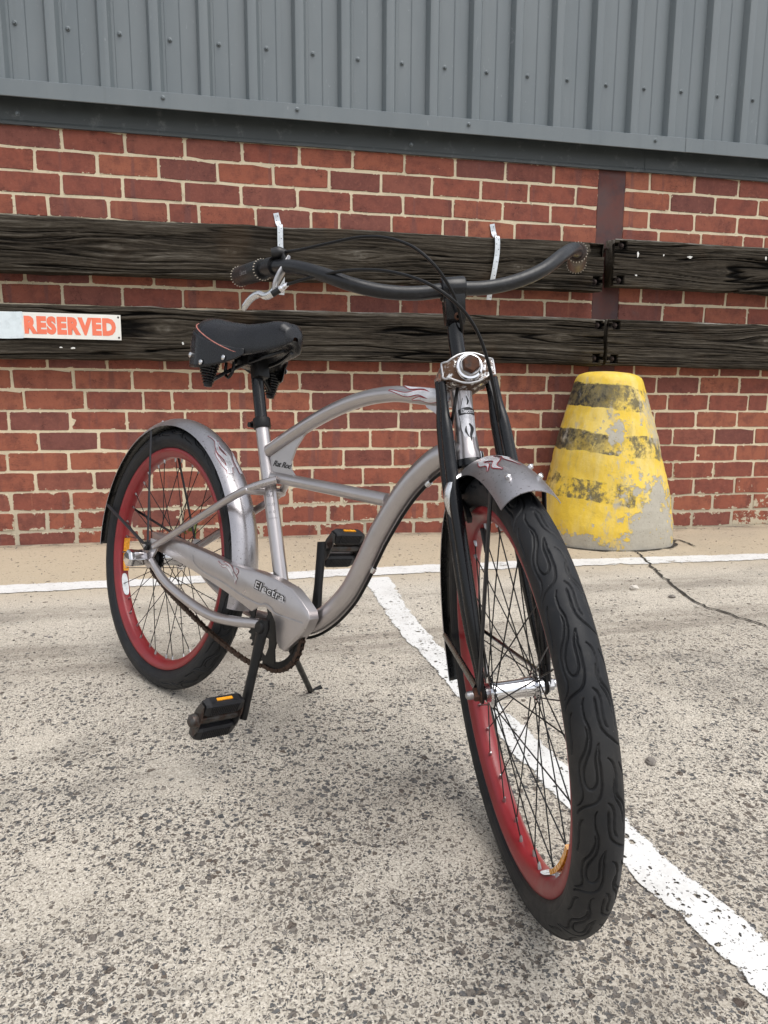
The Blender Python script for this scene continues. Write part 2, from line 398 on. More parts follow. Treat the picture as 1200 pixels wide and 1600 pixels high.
def aggregate(t, P):
    """exposed-aggregate concrete: returns colour and height sockets"""
    xyz = t.sep(P)
    wob = t.noise(P, 75, 4, 0.65, col=True)
    Pd = t.new('VectorMath', operation='ADD')
    s_ = t.new('VectorMath', operation='SCALE')
    t.set(s_.inputs[0], wob); s_.inputs['Scale'].default_value = 0.016
    t.set(Pd.inputs[0], P); t.set(Pd.inputs[1], s_.outputs[0])
    Pw = Pd.outputs[0]
    big = t.noise(P, 1.4, 4, 0.6)
    med = t.noise(t.mapv(P, loc=(2, 8, 0)), 4.5, 5, 0.65)
    far = t.mrange(xyz[1], -0.95, -2.1)       # the strip by the wall is smooth trowelled
    far2 = t.mrange(xyz[1], -1.6, -2.6)
    fine = t.noise(P, 260, 4, 0.75)
    grit = t.noise(P, 95, 4, 0.7)
    paste = t.ramp(fine, [(0.30, (0.25, 0.225, 0.19)), (0.47, (0.475, 0.430, 0.360)), (0.66, (0.74, 0.69, 0.605))])
    tan = t.ramp(grit, [(0.3, (0.44, 0.365, 0.265)), (0.7, (0.53, 0.45, 0.335))])
    cc = t.mix(t.mrange(xyz[1], -0.72, -1.15), tan, paste)
    cc = t.mix(t.mrange(big, 0.45, 0.7, 0, 0.35), cc, (0.33, 0.29, 0.235))
    cc = t.mix(t.mrange(grit, 0.55, 0.75, 0, 0.35), cc, (0.25, 0.22, 0.19))
    hgt = t.math('MULTIPLY', fine, 0.35)
    for sc, r0, r1, off, lo in ((78, 0.16, 0.50, 0, 0.38), (125, 0.12, 0.50, 3, 0.33), (215, 0.10, 0.48, 6, 0.30), (330, 0.10, 0.46, 9, 0.28)):
        v = t.voro(t.mapv(Pw, (1, 1, 0.3), (off, off*0.7, 0)), sc)
        ci = t.sep(v.outputs['Color'])
        dens = t.math('MULTIPLY', t.math('MULTIPLY', t.mrange(t.math('ADD', t.math('MULTIPLY', med, 0.6), t.math('MULTIPLY', big, 0.4)), lo+0.05, lo+0.22), 0.95), t.math('ADD', t.math('MULTIPLY', far, 0.45), t.math('MULTIPLY', far2, 0.55)))
        dens = t.math('ADD', dens, 0.045)
        keep = t.mrange(t.math('SUBTRACT', dens, ci[0]), -0.02, 0.02, 0, 1, False)
        rad = t.math('ADD', r0, t.math('MULTIPLY', ci[1], r1-r0))
        msk = t.math('MULTIPLY', keep, t.mrange(t.math('SUBTRACT', rad, v.outputs['Distance']), -0.015, 0.05))
        scol = t.ramp(ci[2], [(0.0, (0.055, 0.058, 0.064)), (0.4, (0.105, 0.108, 0.112)), (0.6, (0.15, 0.125, 0.10)), (0.8, (0.20, 0.185, 0.17)), (1.0, (0.085, 0.06, 0.045))])
        cc = t.mix(t.math('MULTIPLY', msk, 0.92), cc, scol)
        hgt = t.math('ADD', hgt, t.math('MULTIPLY', msk, -0.5))
    smd = t.mrange(t.noise(t.mapv(P, (1.0, 2.4, 1), (3, 1, 0)), 1.9, 5, 0.68), 0.48, 0.70, 0, 0.55)
    cc = t.mix(t.math('MULTIPLY', smd, t.mrange(xyz[1], -0.9, -1.2)), cc, t.mix(0.75, cc, (0.13, 0.118, 0.105)))
    oil = t.mrange(t.noise(t.mapv(P, (1.2, 1.2, 1), (9, 4, 0)), 2.6, 5, 0.7), 0.68, 0.76, 0, 0.5)
    cc = t.mix(oil, cc, (0.14, 0.12, 0.10))
    # stones pulled out of the smooth strip leave dark pits
    v = t.voro(t.mapv(Pw, (1, 1, 0.3), (7, 1, 0)), 34)
    ci = t.sep(v.outputs['Color'])
    keep = t.mrange(ci[0], 0.90, 0.91)
    msk = t.math('MULTIPLY', keep, t.mrange(t.math('SUBTRACT', t.math('ADD', 0.08, t.math('MULTIPLY', ci[1], 0.22)), v.outputs['Distance']), -0.01, 0.05))
    cc = t.mix(t.math('MULTIPLY', msk, 0.8), cc, (0.07, 0.05, 0.04))
    hgt = t.math('ADD', hgt, t.math('MULTIPLY', msk, -1.2))
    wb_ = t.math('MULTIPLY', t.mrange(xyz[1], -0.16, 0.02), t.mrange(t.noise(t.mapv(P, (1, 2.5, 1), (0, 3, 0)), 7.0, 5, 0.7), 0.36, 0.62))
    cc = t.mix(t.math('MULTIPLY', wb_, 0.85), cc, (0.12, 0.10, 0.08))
    # two darker bands across the slab, broken up by noise
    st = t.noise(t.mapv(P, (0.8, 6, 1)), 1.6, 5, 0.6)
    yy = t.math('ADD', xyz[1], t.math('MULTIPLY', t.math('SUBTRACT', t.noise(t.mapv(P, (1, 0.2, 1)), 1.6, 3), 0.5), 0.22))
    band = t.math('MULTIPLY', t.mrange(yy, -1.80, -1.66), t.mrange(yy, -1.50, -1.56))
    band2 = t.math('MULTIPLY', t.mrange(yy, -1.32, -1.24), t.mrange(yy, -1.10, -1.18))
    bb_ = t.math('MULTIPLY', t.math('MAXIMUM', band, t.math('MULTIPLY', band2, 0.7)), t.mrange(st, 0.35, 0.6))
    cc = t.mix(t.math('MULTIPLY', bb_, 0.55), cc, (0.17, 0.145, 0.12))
    return cc, hgt, fine

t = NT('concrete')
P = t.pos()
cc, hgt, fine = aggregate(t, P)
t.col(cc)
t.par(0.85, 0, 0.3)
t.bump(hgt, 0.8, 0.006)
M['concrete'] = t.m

t = NT('line_paint')
P = t.pos()
n1 = t.noise(P, 22, 7, 0.72)
n2 = t.noise(P, 4.2, 4, 0.6)
n4 = t.noise(P, 170, 4, 0.7)
E_ = t.sep(t.new('UVMap').outputs[0])
edge = t.math('MINIMUM', E_[1], t.math('SUBTRACT', 1.0, E_[1]))
v = t.math('ADD', t.math('ADD', t.math('MULTIPLY', n1, 0.62), t.math('MULTIPLY', n2, 0.38)), t.math('MULTIPLY', t.math('SUBTRACT', n4, 0.5), 0.25))
v = t.math('SUBTRACT', v, t.mrange(edge, 0.0, 0.14, 0.0, 0.16, False))
Pd = t.new('VectorMath', operation='ADD'); s_ = t.new('VectorMath', operation='SCALE')
t.set(s_.inputs[0], t.noise(P, 60, 4, 0.7, col=True)); s_.inputs['Scale'].default_value = 0.02
t.set(Pd.inputs[0], P); t.set(Pd.inputs[1], s_.outputs[0])
ch = 0.0
for sc, kp_, rr_ in ((70, 0.64, 0.34), (150, 0.66, 0.36), (300, 0.70, 0.38)):
    vo = t.voro(t.mapv(Pd.outputs[0], (1, 1, 0.3), (sc*0.01, 0, 0)), sc)
    ci = t.sep(vo.outputs['Color'])
    ch = t.math('MAXIMUM', ch, t.math('MULTIPLY', t.mrange(t.math('ADD', ci[0], t.math('MULTIPLY', t.math('SUBTRACT', n2, 0.5), 0.5)), kp_, kp_+0.02), t.mrange(t.math('SUBTRACT', t.math('MULTIPLY', ci[1], rr_+0.1), vo.outputs['Distance']), 0.0, 0.06)))
gone = t.math('MAXIMUM', t.mrange(t.math('ADD', v, t.math('MULTIPLY', t.mrange(t.noise(P, 1.7, 2), 0.48, 0.62), 0.05)), 0.452, 0.48), t.math('MULTIPLY', ch, t.mrange(t.sep(P)[1], -1.0, -1.4, 0.25, 1.0)))
gy = t.mrange(t.noise(P, 9, 5, 0.7), 0.45, 0.75, 0, 0.45)
t.col(t.mix(gy, t.mix(n4, (0.60, 0.60, 0.585), (0.80, 0.80, 0.79)), (0.42, 0.40, 0.37)))
t.par(0.7, 0, 0.3)
t.bump(n1, 0.3, 0.003)
tr = t.new('BsdfTransparent')
mx = t.new('MixShader')
t.t.links.new(gone, mx.inputs[0])
t.t.links.new(t.b.outputs[0], mx.inputs[1])
t.t.links.new(tr.outputs[0], mx.inputs[2])
t.t.links.new(mx.outputs[0], t.o.inputs['Surface'])
M['line_paint'] = t.m

# ------------------------------------------------------------------ mesh helpers
def V(*a):
    return Vector(a if len(a) > 1 else a[0])

def crom(pts, n=10):
    """Catmull-Rom through points, n samples per span"""
    p = [Vector(q) for q in pts]
    p = [p[0]*2-p[1]] + p + [p[-1]*2-p[-2]]
    o = []
    for i in range(1, len(p)-2):
        a, b, c, d = p[i-1:i+3]
        for k_ in range(n):
            u = k_/n
            o.append(0.5*((2*b)+(c-a)*u+(2*a-5*b+4*c-d)*u*u+(3*b-a-3*c+d)*u**3))
    o.append(p[-2])
    return o

def crom2(p, n=5):
    q = crom([(x, y, 0) for x, y in p+[p[0]]], n)[:-1]
    return [(v_.x, v_.y) for v_ in q]

class MB:
    def __init__(s):
        s.v = []
        s.f = []
    def add(s, vs, fs):
        o = len(s.v)
        s.v += [tuple(v) for v in vs]
        s.f += [tuple(i+o for i in f) for f in fs]
    def tube(s, pts, r, n=12, caps=True, closed=False, flat=None, up=None):
        p = [Vector(q) for q in pts]
        m = len(p)
        rs = list(r) if hasattr(r, '__len__') else [r]*m
        if len(rs) != m:
            rs = list(np.interp(np.linspace(0, 1, m), np.linspace(0, 1, len(rs)), rs))
        tg = []
        for i in range(m):
            if closed:
                d = p[(i+1) % m]-p[i-1]
            else:
                d = p[min(i+1, m-1)]-p[max(i-1, 0)]
            tg.append(d.normalized() if d.length > 1e-9 else Vector((1, 0, 0)))
        a = Vector(up) if up else (Vector((0, 0, 1)) if abs(tg[0].z) < 0.9 else Vector((0, 1, 0)))
        a = (a-tg[0]*a.dot(tg[0])).normalized()
        vs_ = []
        for i in range(m):
            a = (a-tg[i]*a.dot(tg[i]))
            a = a.normalized() if a.length > 1e-9 else Vector((0, 0, 1))
            b = tg[i].cross(a)
            for k_ in range(n):
                th = 2*math.pi*k_/n
                fa, fb = (flat if flat else (1, 1))
                vs_.append(p[i]+a*(rs[i]*fa*math.cos(th))+b*(rs[i]*fb*math.sin(th)))
        fs = []
        for i in range(m if closed else m-1):
            for k_ in range(n):
                i2 = (i+1) % m
                fs.append((i*n+k_, i*n+(k_+1) % n, i2*n+(k_+1) % n, i2*n+k_))
        if caps and not closed:
            fs.append(tuple(range(n-1, -1, -1)))
            fs.append(tuple((m-1)*n+k_ for k_ in range(n)))
        s.add(vs_, fs)
        return s
    def box(s, c, d, rot=None):
        c = Vector(c)
        vs_ = []
        for sx in (-1, 1):
            for sy in (-1, 1):
                for sz in (-1, 1):
                    q = Vector((sx*d[0]/2, sy*d[1]/2, sz*d[2]/2))
                    vs_.append(c+(rot @ q if rot else q))
        s.add(vs_, [(0, 1, 3, 2), (4, 6, 7, 5), (0, 4, 5, 1), (2, 3, 7, 6), (0, 2, 6, 4), (1, 5, 7, 3)])
        return s
    def lathe(s, prof, o=(0, 0, 0), ax=(0, 1, 0), n=24, closed=False, a0=0.0, a1=2*math.pi):
        """prof: (radius, height along ax)"""
        o = Vector(o)
        ax = Vector(ax).normalized()
        e = Vector((1, 0, 0)) if abs(ax.x) < 0.9 else Vector((0, 0, 1))
        e = (e-ax*e.dot(ax)).normalized()
        g_ = ax.cross(e)
        full = abs(a1-a0-2*math.pi) < 1e-6
        na = n if full else n+1
        m = len(prof)
        vs_ = []
        for i in range(na):
            th = a0+(a1-a0)*i/n
            for r, h in prof:
                vs_.append(o+ax*h+(e*math.cos(th)+g_*math.sin(th))*r)
        fs = []
        for i in range(n):
            j = (i+1) % na
            for k_ in range(m if closed else m-1):
                l_ = (k_+1) % m
                fs.append((i*m+k_, i*m+l_, j*m+l_, j*m+k_))
        s.add(vs_, fs)
        if full and not closed:
            for k_ in (0, m-1):
                if prof[k_][0] > 1e-6:
                    q = [s_ for s_ in range(na)]
                    base = len(s.v)-len(vs_)
                    s.f.append(tuple(base+i*m+k_ for i in q))
        return s
    def prism(s, poly, fn, t0, t1):
        """poly 2D outline; fn(u, v, t) gives the 3D point"""
        n = len(poly)
        vs_ = [fn(u, v_, t0) for u, v_ in poly]+[fn(u, v_, t1) for u, v_ in poly]
        fs = [tuple(range(n-1, -1, -1)), tuple(range(n, 2*n))]
        fs += [(i, (i+1) % n, n+(i+1) % n, n+i) for i in range(n)]
        s.add(vs_, fs)
        return s
    def grid(s, fn, nu, nv, cu=False, cv=False):
        vs_ = [fn(i/(nu if cu else nu-1), j/(nv if cv else nv-1)) for i in range(nu) for j in range(nv)]
        fs = []
        for i in range(nu if cu else nu-1):
            for j in range(nv if cv else nv-1):
                a, b = i*nv+j, i*nv+(j+1) % nv
                c, d = ((i+1) % nu)*nv+(j+1) % nv, ((i+1) % nu)*nv+j
                fs.append((a, b, c, d))
        s.add(vs_, fs)
        return s
    def mesh(s, name, mat, smooth=True, bevel=0.0, angle=35):
        me = bpy.data.meshes.new(name)
        me.from_pydata(s.v, [], s.f)
        bm = bmesh.new()
        bm.from_mesh(me)
        bmesh.ops.recalc_face_normals(bm, faces=bm.faces)
        if bevel:
            es = [e for e in bm.edges if len(e.link_faces) == 2 and e.calc_face_angle(0) > R_(38)]
            bmesh.ops.bevel(bm, geom=es, offset=bevel, segments=2, affect='EDGES', clamp_overlap=True, profile=0.6)
        if smooth:
            for f in bm.faces:
                f.smooth = True
            for e in bm.edges:
                if len(e.link_faces) == 2 and e.calc_face_angle(0) > R_(angle):
                    e.smooth = False
        bm.to_mesh(me)
        bm.free()
        if mat:
            me.materials.append(M[mat])
        return me

def link(name, data, parent=None, mat4=None, kind=None):
    o = bpy.data.objects.new(name, data)
    COL.objects.link(o)
    if parent:
        o.parent = parent
    if mat4 is not None:
        o.matrix_local = mat4
    if kind:
        o['kind'] = kind
    return o

def obj(name, mb, mat, parent=None, mat4=None, kind=None, **kw):
    return link(name, mb.mesh(name, mat, **kw), parent, mat4, kind)

def tag(o, label, cat, group=None):
    o['label'] = label
    o['category'] = cat
    if group:
        o['group'] = group
    return o

def empty(name, loc=(0, 0, 0), mat=None):
    o = bpy.data.objects.new(name, None)
    COL.objects.link(o)
    o.empty_display_size = 0.05
    if mat is not None:
        o.matrix_world = mat
    else:
        o.location = loc
    return o

def text_mesh(body, size, bold=0.0, extrude=0.0, shear=0.0, spacing=1.0, sx=1.0):
    c = bpy.data.curves.new('lettering', 'FONT')
    c.body = body
    c.size = size
    c.offset = bold
    c.extrude = extrude
    c.shear = shear
    c.space_character = spacing
    c.align_x = 'CENTER'
    c.align_y = 'CENTER'
    c.resolution_u = 3
    o = bpy.data.objects.new('lettering', c)
    COL.objects.link(o)
    dg = bpy.context.evaluated_depsgraph_get()
    me = bpy.data.meshes.new_from_object(o.evaluated_get(dg))
    bpy.data.objects.remove(o)
    bpy.data.curves.remove(c)
    for v_ in me.vertices:
        v_.co.x *= sx
    return me

def map_mesh(me, fn, mat):
    for v_ in me.vertices:
        v_.co = fn(v_.co.x, v_.co.y, v_.co.z)
    me.materials.clear()
    me.materials.append(M[mat])
    return me

def ribbon(mb, pts, widths, fn, lift):
    """tapered flat stroke mapped on a surface fn(u, v, lift)"""
    p = crom([(x, y, 0) for x, y in pts], 8)
    m = len(p)
    ws = np.interp(np.linspace(0, 1, m), np.linspace(0, 1, len(widths)), widths)
    vs_ = []
    for i in range(m):
        d = (p[min(i+1, m-1)]-p[max(i-1, 0)])
        nrm = Vector((-d.y, d.x, 0)).normalized()
        for k_ in (-1, -0.33, 0.33, 1):
            q = p[i]+nrm*(ws[i]*k_)
            vs_.append(fn(q.x, q.y, lift))
    fs = [(i*4+k_, i*4+k_+1, i*4+k_+5, i*4+k_+4) for i in range(m-1) for k_ in range(3)]
    mb.add(vs_, fs)

def vnoise(x, y, seed=0):
    """2D value noise, numpy"""
    xi, yi = np.floor(x).astype(np.int64), np.floor(y).astype(np.int64)
    fx, fy = x-xi, y-yi
    fx, fy = fx*fx*(3-2*fx), fy*fy*(3-2*fy)
    def h(a, b):
        q = (a*374761393+b*668265263+seed*1442695041) & 0xffffffff
        q = ((q ^ (q >> 13))*1274126177) & 0xffffffff
        return ((q ^ (q >> 16)) & 0xffff)/65535.0
    return (h(xi, yi)*(1-fx)+h(xi+1, yi)*fx)*(1-fy)+(h(xi, yi+1)*(1-fx)+h(xi+1, yi+1)*fx)*fy

def fbm(x, y, oct_=4, seed=0):
    s_, a, tot = 0, 1.0, 0
    for i in range(oct_):
        s_ = s_+a*vnoise(x*2**i, y*2**i, seed+i*17)
        tot += a
        a *= 0.5
    return s_/tot

def np_mesh(name, verts, quads, mat, smooth=True):
    me = bpy.data.meshes.new(name)
    nv, nq = len(verts), len(quads)
    me.vertices.add(nv)
    me.vertices.foreach_set('co', np.ascontiguousarray(verts, dtype=np.float32).ravel())
    me.loops.add(nq*4)
    me.loops.foreach_set('vertex_index', np.ascontiguousarray(quads, dtype=np.int32).ravel())
    me.polygons.add(nq)
    me.polygons.foreach_set('loop_start', np.arange(0, nq*4, 4, dtype=np.int32))
    me.polygons.foreach_set('use_smooth', np.full(nq, smooth))
    me.update(calc_edges=True)
    me.validate()
    me.materials.append(M[mat])
    return me

# ------------------------------------------------------------------ ground
def gz(x, y):
    if y >= -1.2: b = 0.0096*(-y/1.2) if y < 0 else 0.0
    elif y > -1.85: b = 0.0096
    else: b = 0.0096-(-1.85-y)*0.030
    k_ = min(max((x-0.3)/1.3, 0), 1); k_ = k_*k_*(3-2*k_)
    m_ = min(max((y+1.1)/0.9, 0), 1); m_ = m_*m_*(3-2*m_)
    return b-0.033*k_*m_

xs = sorted(set([-60, -30, -15, -8, -5]+[round(-4+0.1*i, 3) for i in range(91)]+[6, 9, 15, 30, 60]))
ys = sorted(set([-120, -60, -30, -15, -9]+[round(-6+0.1*i, 3) for i in range(63)]))
mb = MB()
vs_ = [(x, y, gz(x, max(y, -6))) for x in xs for y in ys]
fs = [(i*len(ys)+j, (i+1)*len(ys)+j, (i+1)*len(ys)+j+1, i*len(ys)+j+1) for i in range(len(xs)-1) for j in range(len(ys)-1)]
mb.add(vs_, fs)
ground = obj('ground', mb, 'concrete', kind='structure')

def line_strip(name, centre, seg=0.03):
    """painted line along (x, y, width) points, a few millimetres above the slab"""
    p = crom([(x, y, wd) for x, y, wd in centre], 40)
    vs_, uv, L = [], [], 0.0
    nw = 5
    for i in range(len(p)):
        d = p[min(i+1, len(p)-1)]-p[max(i-1, 0)]
        nrm = Vector((-d.y, d.x, 0)).normalized()
        if i: L += (p[i].xy-p[i-1].xy).length
        for k_ in range(nw):
            a = k_/(nw-1)
            jit = (fbm(np.array([L*14.0]), np.array([k_*3.7+len(name)]), 3)[0]-0.5)*0.014 if k_ in (0, nw-1) else 0
            q = p[i].xy+nrm.xy*((a-0.5)*p[i].z+jit)
            vs_.append((q.x, q.y, gz(q.x, q.y)+0.003))
            uv.append((L, a))
    fs = [(i*nw+k_, i*nw+k_+1, (i+1)*nw+k_+1, (i+1)*nw+k_) for i in range(len(p)-1) for k_ in range(nw-1)]
    me = bpy.data.meshes.new(name)
    me.from_pydata(vs_, [], fs)
    ul = me.uv_layers.new(name='UVMap')
    for lp in me.loops:
        ul.data[lp.index].uv = uv[lp.vertex_index]
    me.materials.append(M['line_paint'])
    return link(name, me, kind='structure')

line_strip('bay_line', [(-3.2, -0.86, .12), (-1.09, -0.842, .12), (0.30, -0.826, .13), (1.17, -0.812, .16), (2.08, -0.865, .15), (3.4, -0.90, .14)])
line_strip('bay_line', [(0.27, -0.93, .11), (0.272, -1.03, .105), (0.258, -1.55, .085), (0.305, -2.10, .085), (0.362, -2.59, .087), (0.408, -2.86, .088), (0.53, -3.6, .09), (0.62, -4.6, .09)])

# crack running away from the concrete post
def crack(pts, wd, seed):
    p = crom(pts, 14)
    vs_ = []
    for i in range(len(p)):
        d = p[min(i+1, len(p)-1)]-p[max(i-1, 0)]
        nrm = Vector((-d.y, d.x, 0)).normalized()
        e = 1.0-abs(2*i/(len(p)-1)-1)**6
        ww = wd*(0.35+1.0*fbm(np.array([i*0.6]), np.array([seed*3.1]), 3)[0])*(0.25+0.75*e)
        o = (fbm(np.array([i*0.45]), np.array([seed*7.7+5]), 3)[0]-0.5)*wd*5
        for s_ in (-1, 1):
            q = p[i]+nrm*(ww*s_+o)
            vs_.append((q.x, q.y, gz(q.x, q.y)+0.0045))
    mb = MB()
    mb.add(vs_, [(2*i, 2*i+1, 2*i+3, 2*i+2) for i in range(len(p)-1)])
    return obj('ground_crack', mb, 'crack_dirt', kind='structure')
crack([(1.605, -0.5232, -0.0191), (1.523, -0.765, -0.0041), (1.423, -1.005, 0.0071), (1.358, -1.206, 0.0096), (1.294, -1.451, 0.0096), (1.306, -1.586, 0.0096), (1.333, -1.685, 0.0096), (1.354, -1.77, 0.0096), (1.409, -1.916, 0.0076)], 0.0058, 2)
crack([(1.967, -0.2878, -0.0298), (1.988, -0.3722, -0.0269), (1.944, -0.5477, -0.0176)], 0.006, 5)

# ------------------------------------------------------------------ brick wall
COURSE = 0.0857*1.1
def zj(j): return (18.65-j)*COURSE
ROWS = {-1: ([-3.049, -2.792, -2.536, -2.274, -2.008, -1.744, -1.482, -1.216, -0.952, -0.689, -0.43, -0.178, 0.085, 0.338, 0.591, 0.845, 1.107, 1.363, 1.611], [1.762, 1.902, 2.16, 2.425, 2.686, 2.944, 3.201, 3.457, 3.714, 3.98, 4.245]),
 0: ([-3.139, -2.883, -2.626, -2.368, -2.109, -1.846, -1.582, -1.325, -1.068, -0.81, -0.549, -0.29, -0.037, 0.224, 0.475, 0.73, 0.979, 1.233, 1.49, 1.611], [1.762, 2.025, 2.291, 2.557, 2.818, 3.074, 3.335, 3.59, 3.856, 4.121]),
 1: ([-3.038, -2.776, -2.516, -2.259, -2.003, -1.743, -1.488, -1.225, -0.965, -0.707, -0.446, -0.186, 0.075, 0.331, 0.586, 0.839, 1.097, 1.355, 1.611], [1.762, 1.909, 2.177, 2.436, 2.693, 2.951, 3.216, 3.471, 3.726, 3.988, 4.246]),
 2: ([-2.993, -2.729, -2.467, -2.203, -1.948, -1.686, -1.425, -1.164, -1.026, -0.772, -0.515, -0.379, -0.121, 0.137, 0.272, 0.53, 0.789, 0.911, 1.165, 1.423, 1.611], [1.762, 1.972, 2.223, 2.481, 2.609, 2.868, 3.132, 3.39, 3.651, 3.917, 4.173]),
 3: ([-2.906, -2.641, -2.378, -2.115, -1.855, -1.598, -1.334, -1.068, -0.81, -0.549, -0.29, -0.037, 0.224, 0.475, 0.73, 0.979, 1.233, 1.49, 1.611], [1.762, 2.025, 2.291, 2.557, 2.82, 3.085, 3.351, 3.615, 3.881, 4.136]),
 4: ([-3.036, -2.773, -2.516, -2.257, -2.002, -1.74, -1.483, -1.228, -0.965, -0.707, -0.446, -0.186, 0.075, 0.331, 0.586, 0.839, 1.097, 1.355, 1.611], [1.762, 1.909, 2.177, 2.436, 2.693, 2.952, 3.218, 3.477, 3.731, 3.987, 4.243]),
 5: ([-2.972, -2.708, -2.446, -2.191, -1.926, -1.663, -1.401, -1.143, -0.867, -0.592, -0.319, -0.06, 0.199, 0.455, 0.71, 0.966, 1.221, 1.484, 1.611], [1.762, 1.892, 2.144, 2.402, 2.66, 2.917, 3.179, 3.436, 3.691, 3.952, 4.209]),
 6: ([-3.062, -2.801, -2.547, -2.285, -2.028, -1.767, -1.502, -1.247, -0.991, -0.732, -0.465, -0.204, 0.056, 0.318, 0.578, 0.834, 1.089, 1.345, 1.611], [1.762, 2.024, 2.277, 2.544, 2.804, 3.061, 3.327, 3.591, 3.852, 4.107]),
 7: ([-2.911, -2.645, -2.38, -2.123, -1.86, -1.595, -1.332, -1.068, -0.81, -0.549, -0.29, -0.037, 0.224, 0.475, 0.73, 0.979, 1.233, 1.49, 1.611], [1.762, 2.025, 2.291, 2.557, 2.816, 3.082, 3.344, 3.608, 3.872, 4.133]),
 8: ([-3.04, -2.783, -2.524, -2.262, -2.006, -1.75, -1.494, -1.23, -0.965, -0.707, -0.446, -0.186, 0.075, 0.331, 0.586, 0.839, 1.097, 1.355, 1.611], [1.762, 1.909, 2.177, 2.436, 2.697, 2.96, 3.223, 3.481, 3.746, 4.012, 4.268]),
 9: ([-3.146, -2.887, -2.632, -2.367, -2.111, -1.845, -1.586, -1.331, -1.076, -0.817, -0.56, -0.305, -0.048, 0.214, 0.475, 0.739, 1.005, 1.262, 1.517, 1.611], [1.762, 1.878, 2.144, 2.4, 2.665, 2.929, 3.194, 3.455, 3.72, 3.977, 4.24]),
 10: ([-3.06, -2.794, -2.527, -2.267, -2.006, -1.749, -1.493, -1.23, -0.968, -0.711, -0.447, -0.184, 0.074, 0.332, 0.587, 0.848, 1.109, 1.374, 1.611], [1.762, 2.019, 2.282, 2.535, 2.794, 3.058, 3.319, 3.574, 3.839, 4.103]),
 11: ([-3.017, -2.756, -2.492, -2.229, -1.972, -1.71, -1.45, -1.184, -0.923, -0.664, -0.534, -0.269, -0.071, 0.126, 0.382, 0.636, 0.903, 1.158, 1.415, 1.611], [1.762, 1.837, 2.093, 2.348, 2.601, 2.728, 2.988, 3.253, 3.517, 3.772, 4.037, 4.294]),
 12: ([-3.079, -2.815, -2.559, -2.294, -2.037, -1.775, -1.519, -1.256, -0.994, -0.742, -0.477, -0.213, 0.051, 0.315, 0.574, 0.83, 1.091, 1.35, 1.611], [1.762, 2.018, 2.276, 2.538, 2.801, 3.056, 3.314, 3.575, 3.836, 4.099, 4.359]),
 13: ([-2.956, -2.697, -2.442, -2.185, -1.922, -1.666, -1.402, -1.136, -0.874, -0.612, -0.35, -0.088, 0.174, 0.426, 0.685, 0.948, 1.21, 1.468, 1.611], [1.762, 1.879, 2.14, 2.402, 2.662, 2.921, 3.186, 3.45, 3.712, 3.972, 4.228]),
 14: ([-3.107, -2.85, -2.586, -2.32, -2.055, -1.796, -1.534, -1.276, -1.012, -0.752, -0.491, -0.231, 0.029, 0.29, 0.544, 0.8, 1.066, 1.325, 1.611], [1.762, 2.031, 2.291, 2.547, 2.813, 3.069, 3.332, 3.59, 3.849, 4.104]),
 15: ([-2.974, -2.709, -2.454, -2.197, -1.94, -1.683, -1.428, -1.161, -0.905, -0.646, -0.387, -0.128, 0.131, 0.389, 0.65, 0.911, 1.172, 1.438, 1.611], [1.762, 1.902, 2.157, 2.413, 2.673, 2.935, 3.198, 3.462, 3.724, 3.988, 4.247]),
 16: ([-3.091, -2.827, -2.564, -2.306, -2.05, -1.791, -1.529, -1.274, -1.012, -0.754, -0.495, -0.237, 0.021, 0.279, 0.54, 0.799, 1.061, 1.327, 1.611], [1.762, 2.033, 2.295, 2.559, 2.819, 3.074, 3.33, 3.592, 3.854, 4.117]),
 17: ([-3.078, -2.823, -2.568, -2.302, -2.037, -1.778, -1.523, -1.261, -1.124, -0.994, -0.753, -0.512, -0.272, -0.031, 0.21, 0.332, 0.473, 0.72, 0.985, 1.247, 1.506, 1.611], [1.762, 1.906, 2.169, 2.424, 2.685, 2.951, 3.216, 3.48, 3.737, 3.994, 4.252]),
 18: ([-3.074, -2.81, -2.555, -2.295, -2.037, -1.779, -1.515, -1.259, -1.0, -0.71, -0.42, -0.13, 0.16, 0.399, 0.66, 0.916, 1.172, 1.427, 1.611], [1.762, 2.035, 2.3, 2.557, 2.815, 3.081, 3.344, 3.607, 3.87, 4.136])}
PX0, PX1 = 1.608, 1.765       # steel post set into the wall
wall = empty('brick_wall', (0.7, 0.12, 0))
tag(wall, 'weathered red brick wall with thick cream mortar joints, below the grey metal cladding', 'wall')
WI = Matrix.Translation((-0.7, -0.12, 0))
mb = MB()
def backing(x0, x1):
    nx, nz = int((x1-x0)/0.02), 92
    def fn(u, v_):
        x, z = x0+(x1-x0)*u, -0.12+(zj(-2)+0.12)*v_
        dy = (mnoise.noise(Vector((x*24, z*24, 3)))*0.5+mnoise.noise(Vector((x*70, z*70, 9)))*0.5)*0.0022
        return (x, 0.0012+dy, z)
    mb.grid(fn, nx, nz)
backing(-3.0, PX0)
backing(PX1, 4.2)
mb.box((0.6, 0.13, 0.95), (7.2, 0.24, 2.14))
obj('mortar', mb, 'mortar', wall, WI)

